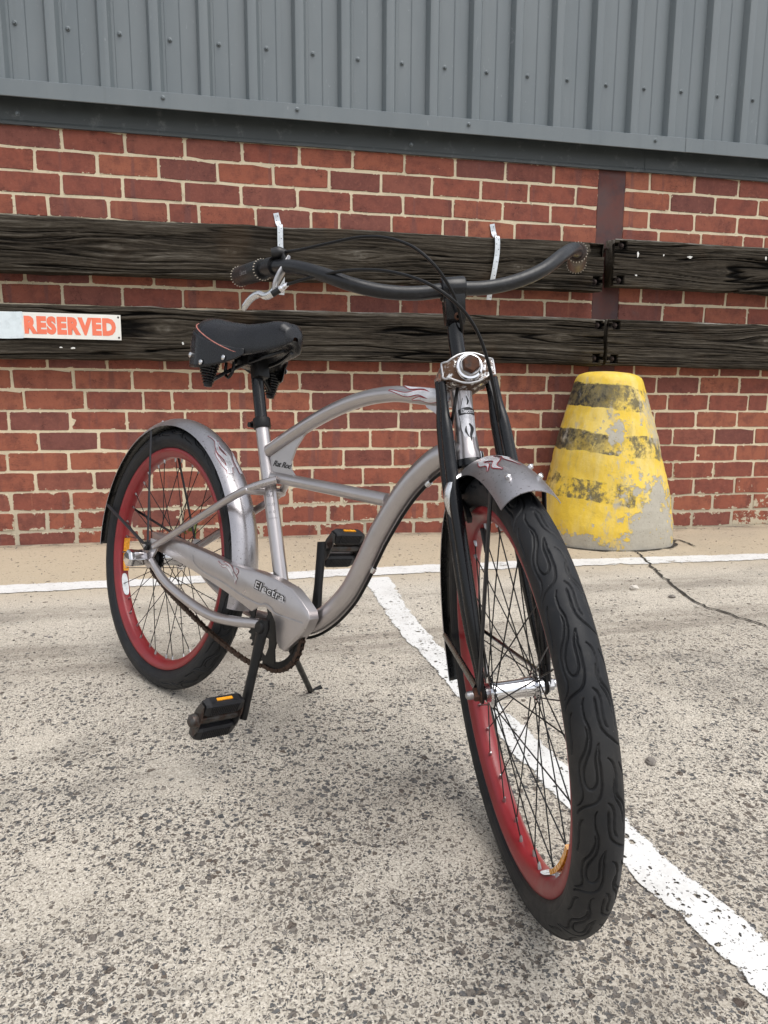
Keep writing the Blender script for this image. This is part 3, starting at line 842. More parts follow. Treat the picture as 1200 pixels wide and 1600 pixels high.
def brick_proto(seed, hl):
    r = random.Random(seed)
    h = 0.0845
    ring = []
    nx, nz = (5, 2)
    cx, cz = hl/2, h/2
    cut = r.uniform(0.003, 0.008)
    base = [(-cx+cut, -cz), (-cx*0.35, -cz), (cx*0.35, -cz), (cx-cut, -cz), (cx, -cz+cut), (cx, cz-cut), (cx-cut, cz), (cx*0.3, cz), (-cx*0.3, cz), (-cx+cut, cz), (-cx, cz-cut), (-cx, -cz+cut)]
    ring = [(x+r.uniform(-.0026, .0020), z+r.uniform(-.0022, .0018)) for x, z in base]
    if r.random() < 0.6:      # a knocked corner
        q = r.choice((0, 3, 6, 9)); ring[q] = (ring[q][0]*(1-r.uniform(.01, .05)*0.25/hl), ring[q][1]*(1-r.uniform(.03, .16)))
    m = len(ring)
    b = MB()
    tilt = r.uniform(-.0012, .0012)
    vs_ = [(x*(1-0.0022/abs(cx)), -0.0015+tilt*x/cx+r.uniform(-.0004, .0004), z*(1-0.0022/cz)) for x, z in ring]
    vs_ += [(x, 0.0022, z) for x, z in ring]
    vs_ += [(x, 0.03, z) for x, z in ring]
    fs = [tuple(range(m))]
    for k_ in range(2):
        fs += [(k_*m+i, k_*m+(i+1) % m, (k_+1)*m+(i+1) % m, (k_+1)*m+i) for i in range(m)]
    b.add(vs_, fs)
    return b.mesh('brick', 'brick', smooth=False)
LONG = [brick_proto(100+i, 0.25) for i in range(16)]
HALF = [brick_proto(200+i, 0.122) for i in range(7)]
cand = []
for j in ROWS:
    for side in (0, 1):
        e = ROWS[j][side]
        for a, b in zip(e, e[1:]):
            jt = 0.0112 if j < 16 else 0.015
            a2 = a+(0.0 if abs(a-PX1) < .01 else jt/2)
            b2 = b-(0.0 if abs(b-PX0) < .01 else jt/2)
            cand.append((abs((a+b)/2-0.6), a2, b2, j))
# hidden courses behind the timbers count last
def hidden(j): return 1 if j in (3, 4, 7, 8) else 0
cand.sort(key=lambda c: (c[0]+hidden(c[3])*0.9))
stuff_v = MB()
for i, (_, a, b, j) in enumerate(cand):
    wd, xc, zc = b-a, (a+b)/2, zj(j+0.5)
    if wd < 0.03: continue
    half = wd < 0.17
    me = random.choice(HALF if half else LONG)
    sx = wd/(0.122 if half else 0.25)
    rot = random.uniform(-0.004, 0.004)
    sz = random.uniform(0.97, 1.02)
    if j == 18: sz *= 0.96
    dy = random.uniform(-0.0016, 0.0012)
    m4 = WI @ Matrix.Translation((xc, dy, zc+random.uniform(-.001, .001))) @ Matrix.Rotation(rot, 4, 'Y') @ Matrix.Diagonal((sx, 1, sz, 1))
    if i < 298:
        link('brick', me, wall, m4)
    else:
        o = len(stuff_v.v)
        stuff_v.v += [tuple(m4 @ v_.co) for v_ in me.vertices]
        stuff_v.f += [tuple(q+o for q in p.vertices) for p in me.polygons]
if stuff_v.v:
    o = link('bricks', stuff_v.mesh('bricks', 'brick', smooth=False), wall, kind='stuff')

# steel post in the wall
sp_ = MB()
sp_.box(((PX0+PX1)/2, 0.06, 0.95), (PX1-PX0-0.006, 0.12, 2.1))
post = obj('steel_post', sp_, 'red_oxide', bevel=0.003)
tag(post, 'dark red oxide painted steel post set flush in the brick wall behind the timber joints', 'post')

# ------------------------------------------------------------------ flashing and cladding above
clad = empty('metal_cladding', (0.7, -0.05, 1.93))
tag(clad, 'grey ribbed metal wall cladding with capping strip above the brick wall', 'cladding')
CI = Matrix.Translation((-0.7, 0.05, -1.93))
Z0, Z1 = 1.985, 3.2
ribs0, pitch = -0.947, 0.2073
prof = []
x = ribs0-pitch*11
while x < 4.6:
    # rib (narrow trapezoid), small lap step, then a pan with two shallow swages
    prof += [(x-0.036, -0.050), (x-0.0245, -0.0805), (x-0.0225, -0.0832), (x-0.019, -0.0842), (x+0.011, -0.0842), (x+0.0145, -0.0832), (x+0.0165, -0.0805), (x+0.0255, -0.0585), (x+0.0275, -0.056), (x+0.037, -0.056), (x+0.039, -0.050)]
    prof += [(x+0.098, -0.0492), (x+0.104, -0.0530), (x+0.166, -0.0512)]
    x += pitch
mb = MB()
nz = 5
vs_ = [(px_, py_, Z0+(Z1-Z0)*k_/(nz-1)) for px_, py_ in prof for k_ in range(nz)]
fs = [(i*nz+k_, (i+1)*nz+k_, (i+1)*nz+k_+1, i*nz+k_+1) for i in range(len(prof)-1) for k_ in range(nz-1)]
mb.add(vs_, fs)
obj('ribbed_sheet', mb, 'sheet_steel', clad, CI, angle=28)
# capping strip with drip edge, in two lengths that lap at x = 2.03
def strip(pr, x0, x1, name, mat):
    mb = MB()
    n = 24
    vs_ = []
    for i in range(n+1):
        xx = x0+(x1-x0)*i/n
        wv = 0.0012*math.sin(xx*2.3)+0.0006*math.sin(xx*7.1)
        vs_ += [(xx, y_+wv, z_+wv*0.8) for y_, z_ in pr]
    m = len(pr)
    fs = [(i*m+k_, (i+1)*m+k_, (i+1)*m+k_+1, i*m+k_+1) for i in range(n) for k_ in range(m-1)]
    mb.add(vs_, fs)
    return obj(name, mb, mat, clad, CI, smooth=False)
cap = [(-0.046, 2.012), (-0.0860, 2.000), (-0.0935, 1.996), (-0.0935, 1.932), (-0.0905, 1.930), (-0.0895, 1.934), (-0.0895, 1.99)]
cap2 = [(y_-0.0022, z_) for y_, z_ in cap]
strip(cap, -3.0, 2.032, 'capping', 'sheet_steel')
strip(cap2, 2.030, 4.3, 'capping', 'sheet_steel')
apron = [(-0.004, 1.99), (-0.008, 1.9255), (-0.012, 1.866), (-0.017, 1.856), (-0.017, 1.845), (-0.004, 1.846)]
strip(apron, -3.0, 1.86, 'apron_flashing', 'shaded_flashing')
strip([(y_-0.0022, z_) for y_, z_ in apron], 1.858, 4.3, 'apron_flashing', 'shaded_flashing')
# hex head screws
def screw_mesh():
    b = MB()
    b.lathe([(0.0100, 0), (0.0100, 0.0018), (0.0080, 0.0026)], n=14, ax=(0, -1, 0))
    b.lathe([(0.0066, 0.002), (0.0066, 0.0078), (0.0052, 0.009)], n=6, ax=(0, -1, 0))
    return b.mesh('screw', 'screw_metal', smooth=False)
SM = screw_mesh()
x = ribs0-pitch*5
while x < 3.2:
    link('screw', SM, clad, CI @ Matrix.Translation((x+0.058, -0.051, 2.226+random.uniform(-.004, .004))))
    x += pitch
for xx in (-0.51, 0.07, 0.88, 1.86, 2.55):
    link('screw', SM, clad, CI @ Matrix.Translation((xx, -0.094, 1.972)))
for xx in (-1.12, 0.62):
    link('screw', SM, clad, CI @ Matrix.Translation((xx, -0.0115, 1.89)))

# ------------------------------------------------------------------ timbers
KN = {}
def timber(name, x0, x1, z0, z1, seed, knots, pockets, label, ragged=None):
    """weathered beam; pockets: (x, z, opens to end sign)"""
    yf, yb = -0.110, -0.022
    nxn = int((x1-x0)/0.0055)
    xs_ = np.linspace(x0, x1, nxn)
    for px_, pz_, _ in pockets:
        xs_ = np.concatenate([xs_, px_+np.array([-.0225, -.0205, .0205, .0225])])
    xs_ = np.unique(np.round(np.clip(xs_, x0, x1), 4))
    h = z1-z0
    nf, nt_ = 92, 14
    zf = np.linspace(z0, z1, nf)
    for px_, pz_, _ in pockets:
        zf = np.concatenate([zf, pz_+np.array([-.0225, -.0205, .0205, .0225])])
    zf = np.unique(np.round(np.clip(zf, z0, z1), 4))
    nf = len(zf)
    yt = np.linspace(yf, yb, nt_+2)[1:]
    # perimeter: front bottom->top, top front->back, bottom back->front
    per = [(yf, z) for z in zf]+[(y, z1) for y in yt]+[(y, z0) for y in yt[::-1]]
    per = np.array(per)
    nrm = np.array([(-1, 0)]*nf+[(0, 1)]*len(yt)+[(0, -1)]*len(yt), float)
    m = len(per)
    Xg = np.repeat(xs_[:, None], m, 1)
    Yg = np.repeat(per[None, :, 0], len(xs_), 0).copy()
    Zg = np.repeat(per[None, :, 1], len(xs_), 0).copy()
    # grain coordinate: across the fibre, bent round knots
    q = Zg+(Yg-yf)*0.9
    warp = (fbm(Xg*1.1+seed, q*2.5+seed, 3, seed)-0.5)*0.038+(fbm(Xg*4+seed, q*9, 2, seed+3)-0.5)*0.007
    kn = np.zeros_like(q)
    for kx, kz, kr in knots:
        dx, dz = (Xg-kx)/(kr*2.6), (q-kz)/kr
        d2 = dx*dx+dz*dz
        warp = warp-np.sign(q-kz)*np.exp(-d2*0.8)*kr*0.38*np.minimum(1, abs(dz)*2+0.2)
        rr = np.sqrt(((Xg-kx)/1.5)**2+(q-kz)**2)
        kn = kn+np.exp(-(rr/(kr*0.42))**2)*(0.55+0.30*np.sin(rr/kr*17+7*fbm(Xg*14, q*22, 3, seed+5)))*(0.35+1.1*fbm(Xg*25, q*40, 3, seed+9))
    qq = q+warp
    fib = fbm(Xg*2.2+seed*1.7, qq*170, 3, seed+11)
    rid = 1-abs(2*fbm(Xg*1.0+seed, qq*40, 4, seed+23)-1)
    crk = np.clip((rid-0.90)/0.10, 0, 1)*np.clip((fbm(Xg*0.9, qq*7, 2, seed+31)-0.38)/0.25, 0, 1)
    big = fbm(Xg*1.4+seed, q*5, 3, seed+41)-0.5
    crk2 = np.clip((1-abs(2*fbm(Xg*0.7+seed*3, qq*21, 3, seed+71)-1)-0.93)/0.07, 0, 1)*np.clip((fbm(Xg*0.8, qq*5, 2, seed+81)-0.40)/0.2, 0, 1)
    disp = (fib-0.5)*0.008-crk*0.007-crk2*0.014+big*0.012+(fbm(Xg*5+seed, q*16, 4, seed+101)-0.5)*0.010-kn*0.004
    edge_t = np.exp(-((z1-Zg)/0.014)**2)
    edge_b = np.exp(-((Zg-z0)/0.016)**2)
    front = np.exp(-((Yg-yf)/0.014)**2)
    rag = fbm(Xg*3.0+seed*2, q*0+seed, 4, seed+51)
    disp = disp-0.005*(edge_t+edge_b)*front
    Yg += nrm[None, :, 0]*disp
    Zg += nrm[None, :, 1]*disp
    Zg -= edge_t*(0.004+0.022*np.clip(rag-0.45, 0, 1))*1.0
    Zg += edge_b*(0.004+0.016*np.clip(0.5-rag, 0, 1))
    # sag and twist of the whole stick
    Zg += 0.006*np.sin((Xg-x0)*1.3+seed)
    fmask = np.zeros(m, bool); fmask[:nf] = True
    pk = np.zeros_like(Xg)
    for px_, pz_, sgn in pockets:
        inx = (abs(Xg-px_) <= 0.0212)
        inz = (abs(Zg-pz_) <= 0.0212)
        pk = np.maximum(pk, (inx & inz & fmask[None, :]).astype(float))
        sl_ = ((Xg-px_)*sgn > 0) & (abs(Zg-pz_) < 0.008) & fmask[None, :]
        pk = np.maximum(pk, sl_*0.55)
    Yg += pk*0.034
    if ragged is not None:
        # the end is split: eat away a corner
        for (rx, rz0, rz1, dep) in ragged:
            mm = (Xg > rx-0.03*fbm(Zg*40, Xg*0, 2, 5)) & (Zg > rz0) & (Zg < rz1)
            Yg = np.where(mm & fmask[None, :], np.minimum(Yg+dep*(0.6+0.8*fbm(Xg*9, Zg*70, 2, 8)), yb-0.004), Yg)
    # uneven sawn ends
    ew = (fbm(Zg*30, Yg*30, 3, seed+61)-0.5)*0.012
    Xg[-1] += ew[-1]
    Xg[0] += ew[0]
    verts = np.stack([Xg, Yg, Zg], -1).reshape(-1, 3)
    xc, zc = (x0+x1)/2, (z0+z1)/2
    base = np.array([xc, -0.066, zc])
    n = len(xs_)
    I, J = np.meshgrid(np.arange(n-1), np.arange(m), indexing='ij')
    J2 = (J+1) % m
    quads = np.stack([I*m+J, (I+1)*m+J, (I+1)*m+J2, I*m+J2], -1).reshape(-1, 4)
    # end caps as strips between front face and back
    ec = []
    nv0 = len(verts)
    caps = []
    for e in (0, n-1):
        ring = verts[e*m:(e+1)*m]
        c = ring.mean(0)
        caps.append(c)
        ci = nv0+len(caps)-1
        for k_ in range(0, m-1, 2):
            ec.append((e*m+k_, e*m+k_+1, e*m+(k_+2) % m, ci))
        if m % 2: ec.append((e*m+m-1, e*m, ci, ci))
    verts = np.vstack([verts, np.array(caps)])
    ec = [t_ for t_ in ec if len(set(t_)) == 4]
    quads = np.vstack([quads, np.array(ec)])
    me = np_mesh(name, verts-base, quads, 'weathered_timber')
    gr = (0.42+0.52*(fib-0.5)+0.55*np.clip(edge_t+0.35*edge_b, 0, 1)*np.clip(fbm(Xg*4+seed, qq*60, 3, seed+131)*1.6-0.35, 0, 1)-crk*0.35+kn*0.26+0.22*(fbm(Xg*2.2, qq*30, 4, seed+111)-0.5)-pk*0.6-crk2*0.45+np.clip(rid-0.55, 0, 1)*0.25*np.clip(fbm(Xg*1.3, qq*11, 3, seed+91)-0.5, 0, 1)*3).reshape(-1)
    gr = np.concatenate([gr, [0.4, 0.4]])
    a = me.attributes.new('grain', 'FLOAT', 'POINT')
    a.data.foreach_set('value', np.clip(gr, 0, 1).astype(np.float32))
    o = link(name, me)
    o.location = base
    tag(o, label, 'timber beam', 'timber wall buffers bolted to the brick wall')
    bmh = MB()
    bmh.lathe([(0.0165, 0), (0.0165, 0.003)], n=18, ax=(0, -1, 0))
    bmh.lathe([(0.0115, 0.003), (0.0115, 0.013), (0.0098, 0.0145)], n=6, ax=(0, -1, 0))
    bmh.lathe([(0.006, 0.0145), (0.006, 0.021), (0.0045, 0.022)], n=10, ax=(0, -1, 0))
    for px_, pz_, _ in pockets:
        link('bolt', bmh.mesh('bolt', 'bolt_rust', smooth=False), o, Matrix.Translation(V(px_, -0.0775, pz_)-V(base)))
    BEAMS.append(o)
    return o

BEAMS = []
timber('timber_beam', -3.0, 1.607, 1.226, 1.468, 3, [(-0.24, 1.345, .05), (0.36, 1.35, .06), (-0.75, 1.34, .09), (1.15, 1.33, .05)],
       [(1.573, 1.283, 1)], 'long dark weathered upper beam with knots, split right end and two metal straps',
       ragged=[(1.545, 1.40, 1.50, 0.05)])
timber('timber_beam', -3.0, 1.630, 0.858, 1.098, 9, [(-0.55, 1.0, .08), (0.62, 1.0, .05), (1.38, 0.99, .03)],
       [(1.600, 1.068, 1), (1.592, 0.90, 1)], 'long dark weathered lower beam carrying the RESERVED sign')
timber('timber_beam', 1.664, 4.2, 1.252, 1.494, 15, [(2.3, 1.36, .09)],
       [(1.712, 1.464, -1), (1.706, 1.294, -1)], 'short looking upper right beam with white droppings, right of the steel post')
timber('timber_beam', 1.652, 4.2, 0.855, 1.098, 21, [(2.6, 1.0, .07)],
       [(1.700, 1.069, -1), (1.694, 0.899, -1)], 'lower right beam of the wall, directly above the yellow concrete post')
def dropping(parent, pts):
    for (px_, py_, pz_), w_, h_ in pts:
        b = MB(); n = 12
        ring = []
        for i in range(n):
            th = 2*math.pi*i/n
            k_ = 0.7+0.6*random.random()
            ring.append((px_+w_*k_*math.cos(th), py_, pz_+h_*k_*math.sin(th)))
        b.add(ring+[(px_, py_-0.0015, pz_)], [(i, (i+1) % n, n) for i in range(n)])
        link('bird_dropping', b.mesh('bird_dropping', 'pale_paint'), parent, Matrix.Translation(-V(parent.location)))
simple('pale_paint', (0.72, 0.72, 0.69), 0.8)
dropping(BEAMS[2], [((1.787, -0.121, 1.417), .006, .014), ((1.932, -0.121, 1.421), .004, .005), ((2.083, -0.121, 1.418), .014, .006), ((2.534, -0.121, 1.431), .005, .009), ((1.783, -0.121, 1.317), .007, .004)])
dropping(BEAMS[1], [((-0.9365, -0.121, 0.9037), .010, .004), ((-0.9867, -0.121, 0.9056), .006, .003), ((-0.4653, -0.121, 0.9323), .005, .007)])
# loose bolt left on the steel post above the broken beam end
bmh = MB()
bmh.lathe([(0.016, 0), (0.016, 0.004)], n=18, ax=(0, -1, 0))
bmh.lathe([(0.0115, 0.004), (0.0115, 0.015), (0.0098, 0.0165)], n=6, ax=(0, -1, 0))
bmh.lathe([(0.006, 0.0165), (0.006, 0.06), (0.005, 0.061)], n=10, ax=(0, -1, 0))
link('bolt', bmh.mesh('bolt', 'bolt_rust', smooth=False), post, Matrix.Translation((1.652, 0.0, 1.455)))

# galvanised hanging straps
def strap(pa, pb_, x1, z1, x2, z2, label):
    o = empty('metal_strap', (x1, -0.122, (z1+z2)/2))
    I = Matrix.Translation((-x1, 0.122, -(z1+z2)/2))
    path = crom([pa, pb_, (pb_[0]*0.5+x1*0.5, -0.075, 1.474), (x1-0.001, -0.118, 1.472), (x1, -0.128, z1+0.012), (x1, -0.1275, z1-0.05), (x1+(x2-x1)*0.5, -0.126, (z1+z2)/2), (x2, -0.112, z2+0.05), (x2-0.002, -0.095, z2)], 8)
    mb = MB()
    vs_ = []
    for i, q in enumerate(path):
        d = path[min(i+1, len(path)-1)]-path[max(i-1, 0)]
        d.normalize()
        side = Vector((1, 0, 0.0))
        side = (side-d*side.dot(d)).normalized()
        nn = side.cross(d).normalized()
        for s_, t_ in ((-1, -1), (1, -1), (1, 1), (-1, 1)):
            vs_.append(q+side*0.0125*s_+nn*0.0008*t_)
    m = len(path)
    fs = [(i*4+k_, i*4+(k_+1) % 4, (i+1)*4+(k_+1) % 4, (i+1)*4+k_) for i in range(m-1) for k_ in range(4)]+[(0, 1, 2, 3), (4*m-4, 4*m-3, 4*m-2, 4*m-1)]
    mb.add(vs_, fs)
    obj('strap_band', mb, 'galvanised', o, I, smooth=False)
    # punched holes
    hb = MB()
    for k_ in range(2, m-1, 3):
        d = (path[k_+1]-path[k_-1]).normalized()
        nn = Vector((1, 0, 0)).cross(d).normalized()
        if nn.y > 0: nn = -nn
        off = (-0.005 if (k_//3) % 2 else 0.005)
        hb.lathe([(0.0001, 0.0), (0.0021, 0.0)], o=path[k_]+nn*0.0013+Vector((off, 0, 0)), ax=nn, n=8)
    obj('punched_hole', hb, 'crack_dirt', o, I, smooth=False, kind='stuff')
    return o
tag(strap((-0.0284, -0.006, 1.546), (-0.0178, -0.012, 1.497), -0.018, 1.44, -0.012, 1.165, ''), 'perforated galvanised strap on the upper beam behind the brake lever', 'strap', 'hanging straps on the upper beam')
tag(strap((1.042, -0.006, 1.552), (1.052, -0.012, 1.503), 1.028, 1.44, 1.006, 1.175, ''), 'perforated galvanised strap on the upper beam near the right end of the handlebar', 'strap', 'hanging straps on the upper beam')

# RESERVED sign
sg = empty('reserved_sign', (-0.98, -0.121, 0.998))
tag(sg, 'white sign reading RESERVED in orange letters, screwed to the lower beam', 'sign')
SR = Matrix.Rotation(R_(0.35), 4, 'Y')
mb = MB(); mb.box((-0.16, 0, 0), (0.82, 0.003, 0.109))
obj('panel', mb, 'sign_white', sg, SR, smooth=False)
me = text_mesh('RESERVED', 0.112, bold=0.0076, spacing=1.15, sx=0.752)
xs_c = [v_.co.x for v_ in me.vertices]; zs_c = [v_.co.y for v_ in me.vertices]
cx_, hx_ = (max(xs_c)+min(xs_c))/2, (max(xs_c)-min(xs_c)); cz_, hz_ = (max(zs_c)+min(zs_c))/2, max(zs_c)-min(zs_c)
map_mesh(me, lambda x, y, z: ((x-cx_)/hx_*0.378+0.04, -0.0022, (y-cz_)/hz_*0.078+0.001), 'sign_print')
link('lettering', me, sg, SR)
mb = MB()
mb.grid(lambda u, v_: (-0.40+0.245*u+0.003*math.sin(v_*9), -0.0024-0.0012*abs(mnoise.noise(Vector((u*9, v_*7, 2)))), -0.058+0.113*v_+0.002*math.sin(u*7)), 30, 14)
obj('tape_patch', mb, 'tape', sg, SR)
for zz in (-0.044, 0.044):
    hb = MB(); hb.lathe([(0.0045, 0), (0.0042, 0.0012), (0.002, 0.0018)], ax=(0, -1, 0), n=12, o=(0.240, -0.0015, zz))
    obj('sign_screw', hb, 'bolt_rust', sg, SR)

# ------------------------------------------------------------------ concrete post (bollard)
bx_, by_ = 1.615, -0.252
mb = MB()
prof_b = [(0.338, 0.0), (0.334, 0.10), (0.308, 0.24), (0.268, 0.42), (0.222, 0.60), (0.176, 0.755), (0.164, 0.80), (0.150, 0.822), (0.11, 0.836), (0.05, 0.842), (0.0, 0.843)]
pz = np.linspace(0, 0.843, 60)
na = 120
vs_ = []
NP = 70
zz_ = [p_[1] for p_ in prof_b]; rr_ = [p_[0] for p_ in prof_b]
# arclength resample
seg = [0]
for i in range(1, len(prof_b)):
    seg.append(seg[-1]+math.hypot(rr_[i]-rr_[i-1], zz_[i]-zz_[i-1]))
for i in range(NP):
    s_ = seg[-1]*i/(NP-1)
    r0, z0 = np.interp(s_, seg, rr_), np.interp(s_, seg, zz_)
    for k_ in range(na):
        th = 2*math.pi*k_/na
        x, y = r0*math.cos(th), r0*math.sin(th)
        nn = mnoise.fractal(Vector((x*5, y*5, z0*5)), 1.0, 2.0, 4)*0.008+mnoise.fractal(Vector((x*22, y*22, z0*22+7)), 1.0, 2.0, 3)*0.0025
        f_ = 1+nn/max(r0, 0.05)
        x, y = x*f_, y*f_
        z_ = z0
        if i == 0: z_ = -0.075
        elif i < 4: z_ = z0-0.03*(1-i/4)+0.02*mnoise.noise(Vector((th*3, 1, 5)))-0.03*max(0, math.cos(th))
        lean = -0.030*z0
        vs_.append((x+lean, min(y+0.0, -by_-0.004), z_+0.012*(1 if i > 50 else 0)*math.cos(th)*-1*(r0/0.16 if r0 < .16 else 1)*0.5))
fs = [(i*na+k_, i*na+(k_+1) % na, (i+1)*na+(k_+1) % na, (i+1)*na+k_) for i in range(NP-1) for k_ in range(na)]
mb.add(vs_, fs)
boll = obj('concrete_bollard', mb, 'painted_concrete')
boll.location = (bx_, by_, -0.015)
tag(boll, 'tapered concrete bollard with flaking yellow and black stripes against the brick wall', 'bollard')

# dirt gap round its foot
def foot_gap():
    mb = MB()
    vs_ = []
    n = 70
    for i in range(n+1):
        th = R_(178)+R_(190)*i/n
        a = fbm(np.array([i*0.35]), np.array([2.2]), 3)[0]
        for k_ in (0, 1):
            r = 0.322 if k_ == 0 else 0.337+0.026*a*a*2
            x, y = bx_+r*math.cos(th), by_+r*math.sin(th)
            vs_.append((x, y, gz(x, y)+0.0052))
    mb.add(vs_, [(2*i, 2*i+1, 2*i+3, 2*i+2) for i in range(n)])
    return obj('ground_crack', mb, 'crack_dirt', kind='structure')
foot_gap()

# pebbles and weed
def pebble(p, r, mat, label, sq=0.6):
    mb = MB()
    sd_ = random.random()*50
    def fn(u, v_):
        th, ph = 2*math.pi*u, math.pi*v_
        d = Vector((math.cos(th)*math.sin(ph), math.sin(th)*math.sin(ph), math.cos(ph)))
        k_ = r*(1+0.35*mnoise.noise(d*1.3+Vector((sd_, 0, 0))))
        return d.x*k_*1.25, d.y*k_, d.z*k_*sq
    mb.grid(fn, 14, 9, cu=True)
    o = obj('pebble', mb, mat, smooth=False)
    o.location = (p[0], p[1], gz(p[0], p[1])+r*sq*0.75)
    o.rotation_euler = (0, 0, random.random()*6)
    return tag(o, label, 'pebble')
pebble((1.173, -1.271, 0.0096), 0.016, 'pale_stone', 'pale pebble on the concrete between the front tyre and the crack')
pebble((1.246, -1.394, 0.0096), 0.010, 'stone', 'small dark pebble on the concrete just left of the crack')
pebble((0.5442, -2.38, -0.0063), 0.010, 'stone', 'dark chip of stone on the ground right of the front tyre')
pebble((0.0455, -1.477, 0.0096), 0.009, 'stone', 'small dark stone on the ground below the curved down tube')

wd_o = empty('weed', (-0.5048, 0.0106, -0.0001))
mb = MB()
r_ = random.Random(5)
for i in range(34):
    a, l_ = r_.uniform(0, 6.28), r_.uniform(0.05, 0.13)
    lean = r_.uniform(0.15, 0.9)
    b0 = Vector((r_.uniform(-0.06, 0.06), r_.uniform(-0.012, 0.012), 0))
    d = Vector((math.cos(a)*lean, math.sin(a)*lean*0.5-0.12, 1)).normalized()
    sd2 = Vector((-math.sin(a), math.cos(a), 0))
    pts = [b0, b0+d*l_*0.5, b0+d*l_*0.85+Vector((d.x, d.y, -0.3))*l_*0.15, b0+d*l_+Vector((d.x, d.y, -0.8))*l_*0.25]
    w_ = [0.002, 0.0045, 0.0035, 0.0004]
    vv = []
    for p_, q_ in zip(pts, w_):
        vv += [p_-sd2*q_, p_+sd2*q_]
    mb.add(vv, [(0, 1, 3, 2), (2, 3, 5, 4), (4, 5, 7, 6)])
obj('blade', mb, 'leaf', wd_o, smooth=False, kind='stuff')
tag(wd_o, 'small green weed growing at the foot of the brick wall behind the rear wheel', 'weed')

# loose grit on the slab
gb = MB()
gr2 = random.Random(21)
for i in range(700):
    x, y = gr2.uniform(-2.2, 2.6), gr2.triangular(-3.3, -0.02, -0.9)
    if gr2.random() < 0.25: y = gr2.uniform(-0.10, -0.01)
    r = gr2.uniform(0.0015, 0.0042)
    z = gz(x, y)+0.0005
    if math.hypot(x-bx_, y-by_) < 0.36: continue
    a0 = gr2.uniform(0, 6)
    ring = [(x+r*gr2.uniform(.7, 1.3)*math.cos(a0+k_*1.257), y+r*gr2.uniform(.7, 1.3)*math.sin(a0+k_*1.257), z) for k_ in range(5)]
    top_ = [(x+(q[0]-x)*0.6, y+(q[1]-y)*0.6, z+r*gr2.uniform(.6, 1.1)) for q in ring]
    gb.add(ring+top_, [(k_, (k_+1) % 5, 5+(k_+1) % 5, 5+k_) for k_ in range(5)]+[(5, 6, 7, 8, 9)])
grit = obj('grit', gb, 'stone', smooth=False, kind='stuff')
tag(grit, 'loose stone grit scattered over the concrete and along the wall base', 'grit')

# ================================================================== bicycle
RW = 0.31353
BX, BY, BZ = Vector((0.542333, -0.839885, -0.021646)), Vector((0.828349, 0.538834, -0.153285)), Vector((0.140405, 0.065201, 0.987945))
RC, FC = Vector((-0.408665, -1.797997, 0.319758)), Vector((0.136848, -2.642807, 0.297986))
FX_, FY_, FZ_ = Vector((-0.077692, -0.996977, 0.0)), Vector((0.99209, -0.077311, 0.098892)), Vector((-0.098593, 0.007683, 0.995098))
def basis(x, y, z, o):
    m = Matrix.Identity(4)
    for i, a in enumerate((x, y, z)):
        for k_ in range(3):
            m[k_][i] = a[k_]
    m.translation = o
    return m
BM = basis(BX, BY, BZ, RC)            # rear hub frame
FM = basis(FX_, FY_, FZ_, FC)         # front hub frame, turned with the bars
bike = empty('cruiser_bicycle', mat=basis(BX, BY, BZ, RC-BZ*RW-Vector((0, 0, 0.003))))   # tyres pressed a little into the rough slab
tag(bike, 'silver beach cruiser bicycle with red rims, flame tyres and black saddle, standing on its kickstand', 'bicycle')
LB = Matrix.Translation((0, 0, RW))   # parts modelled in the rear hub frame
LF = LB @ BM.inverted() @ FM          # parts modelled in the front hub frame

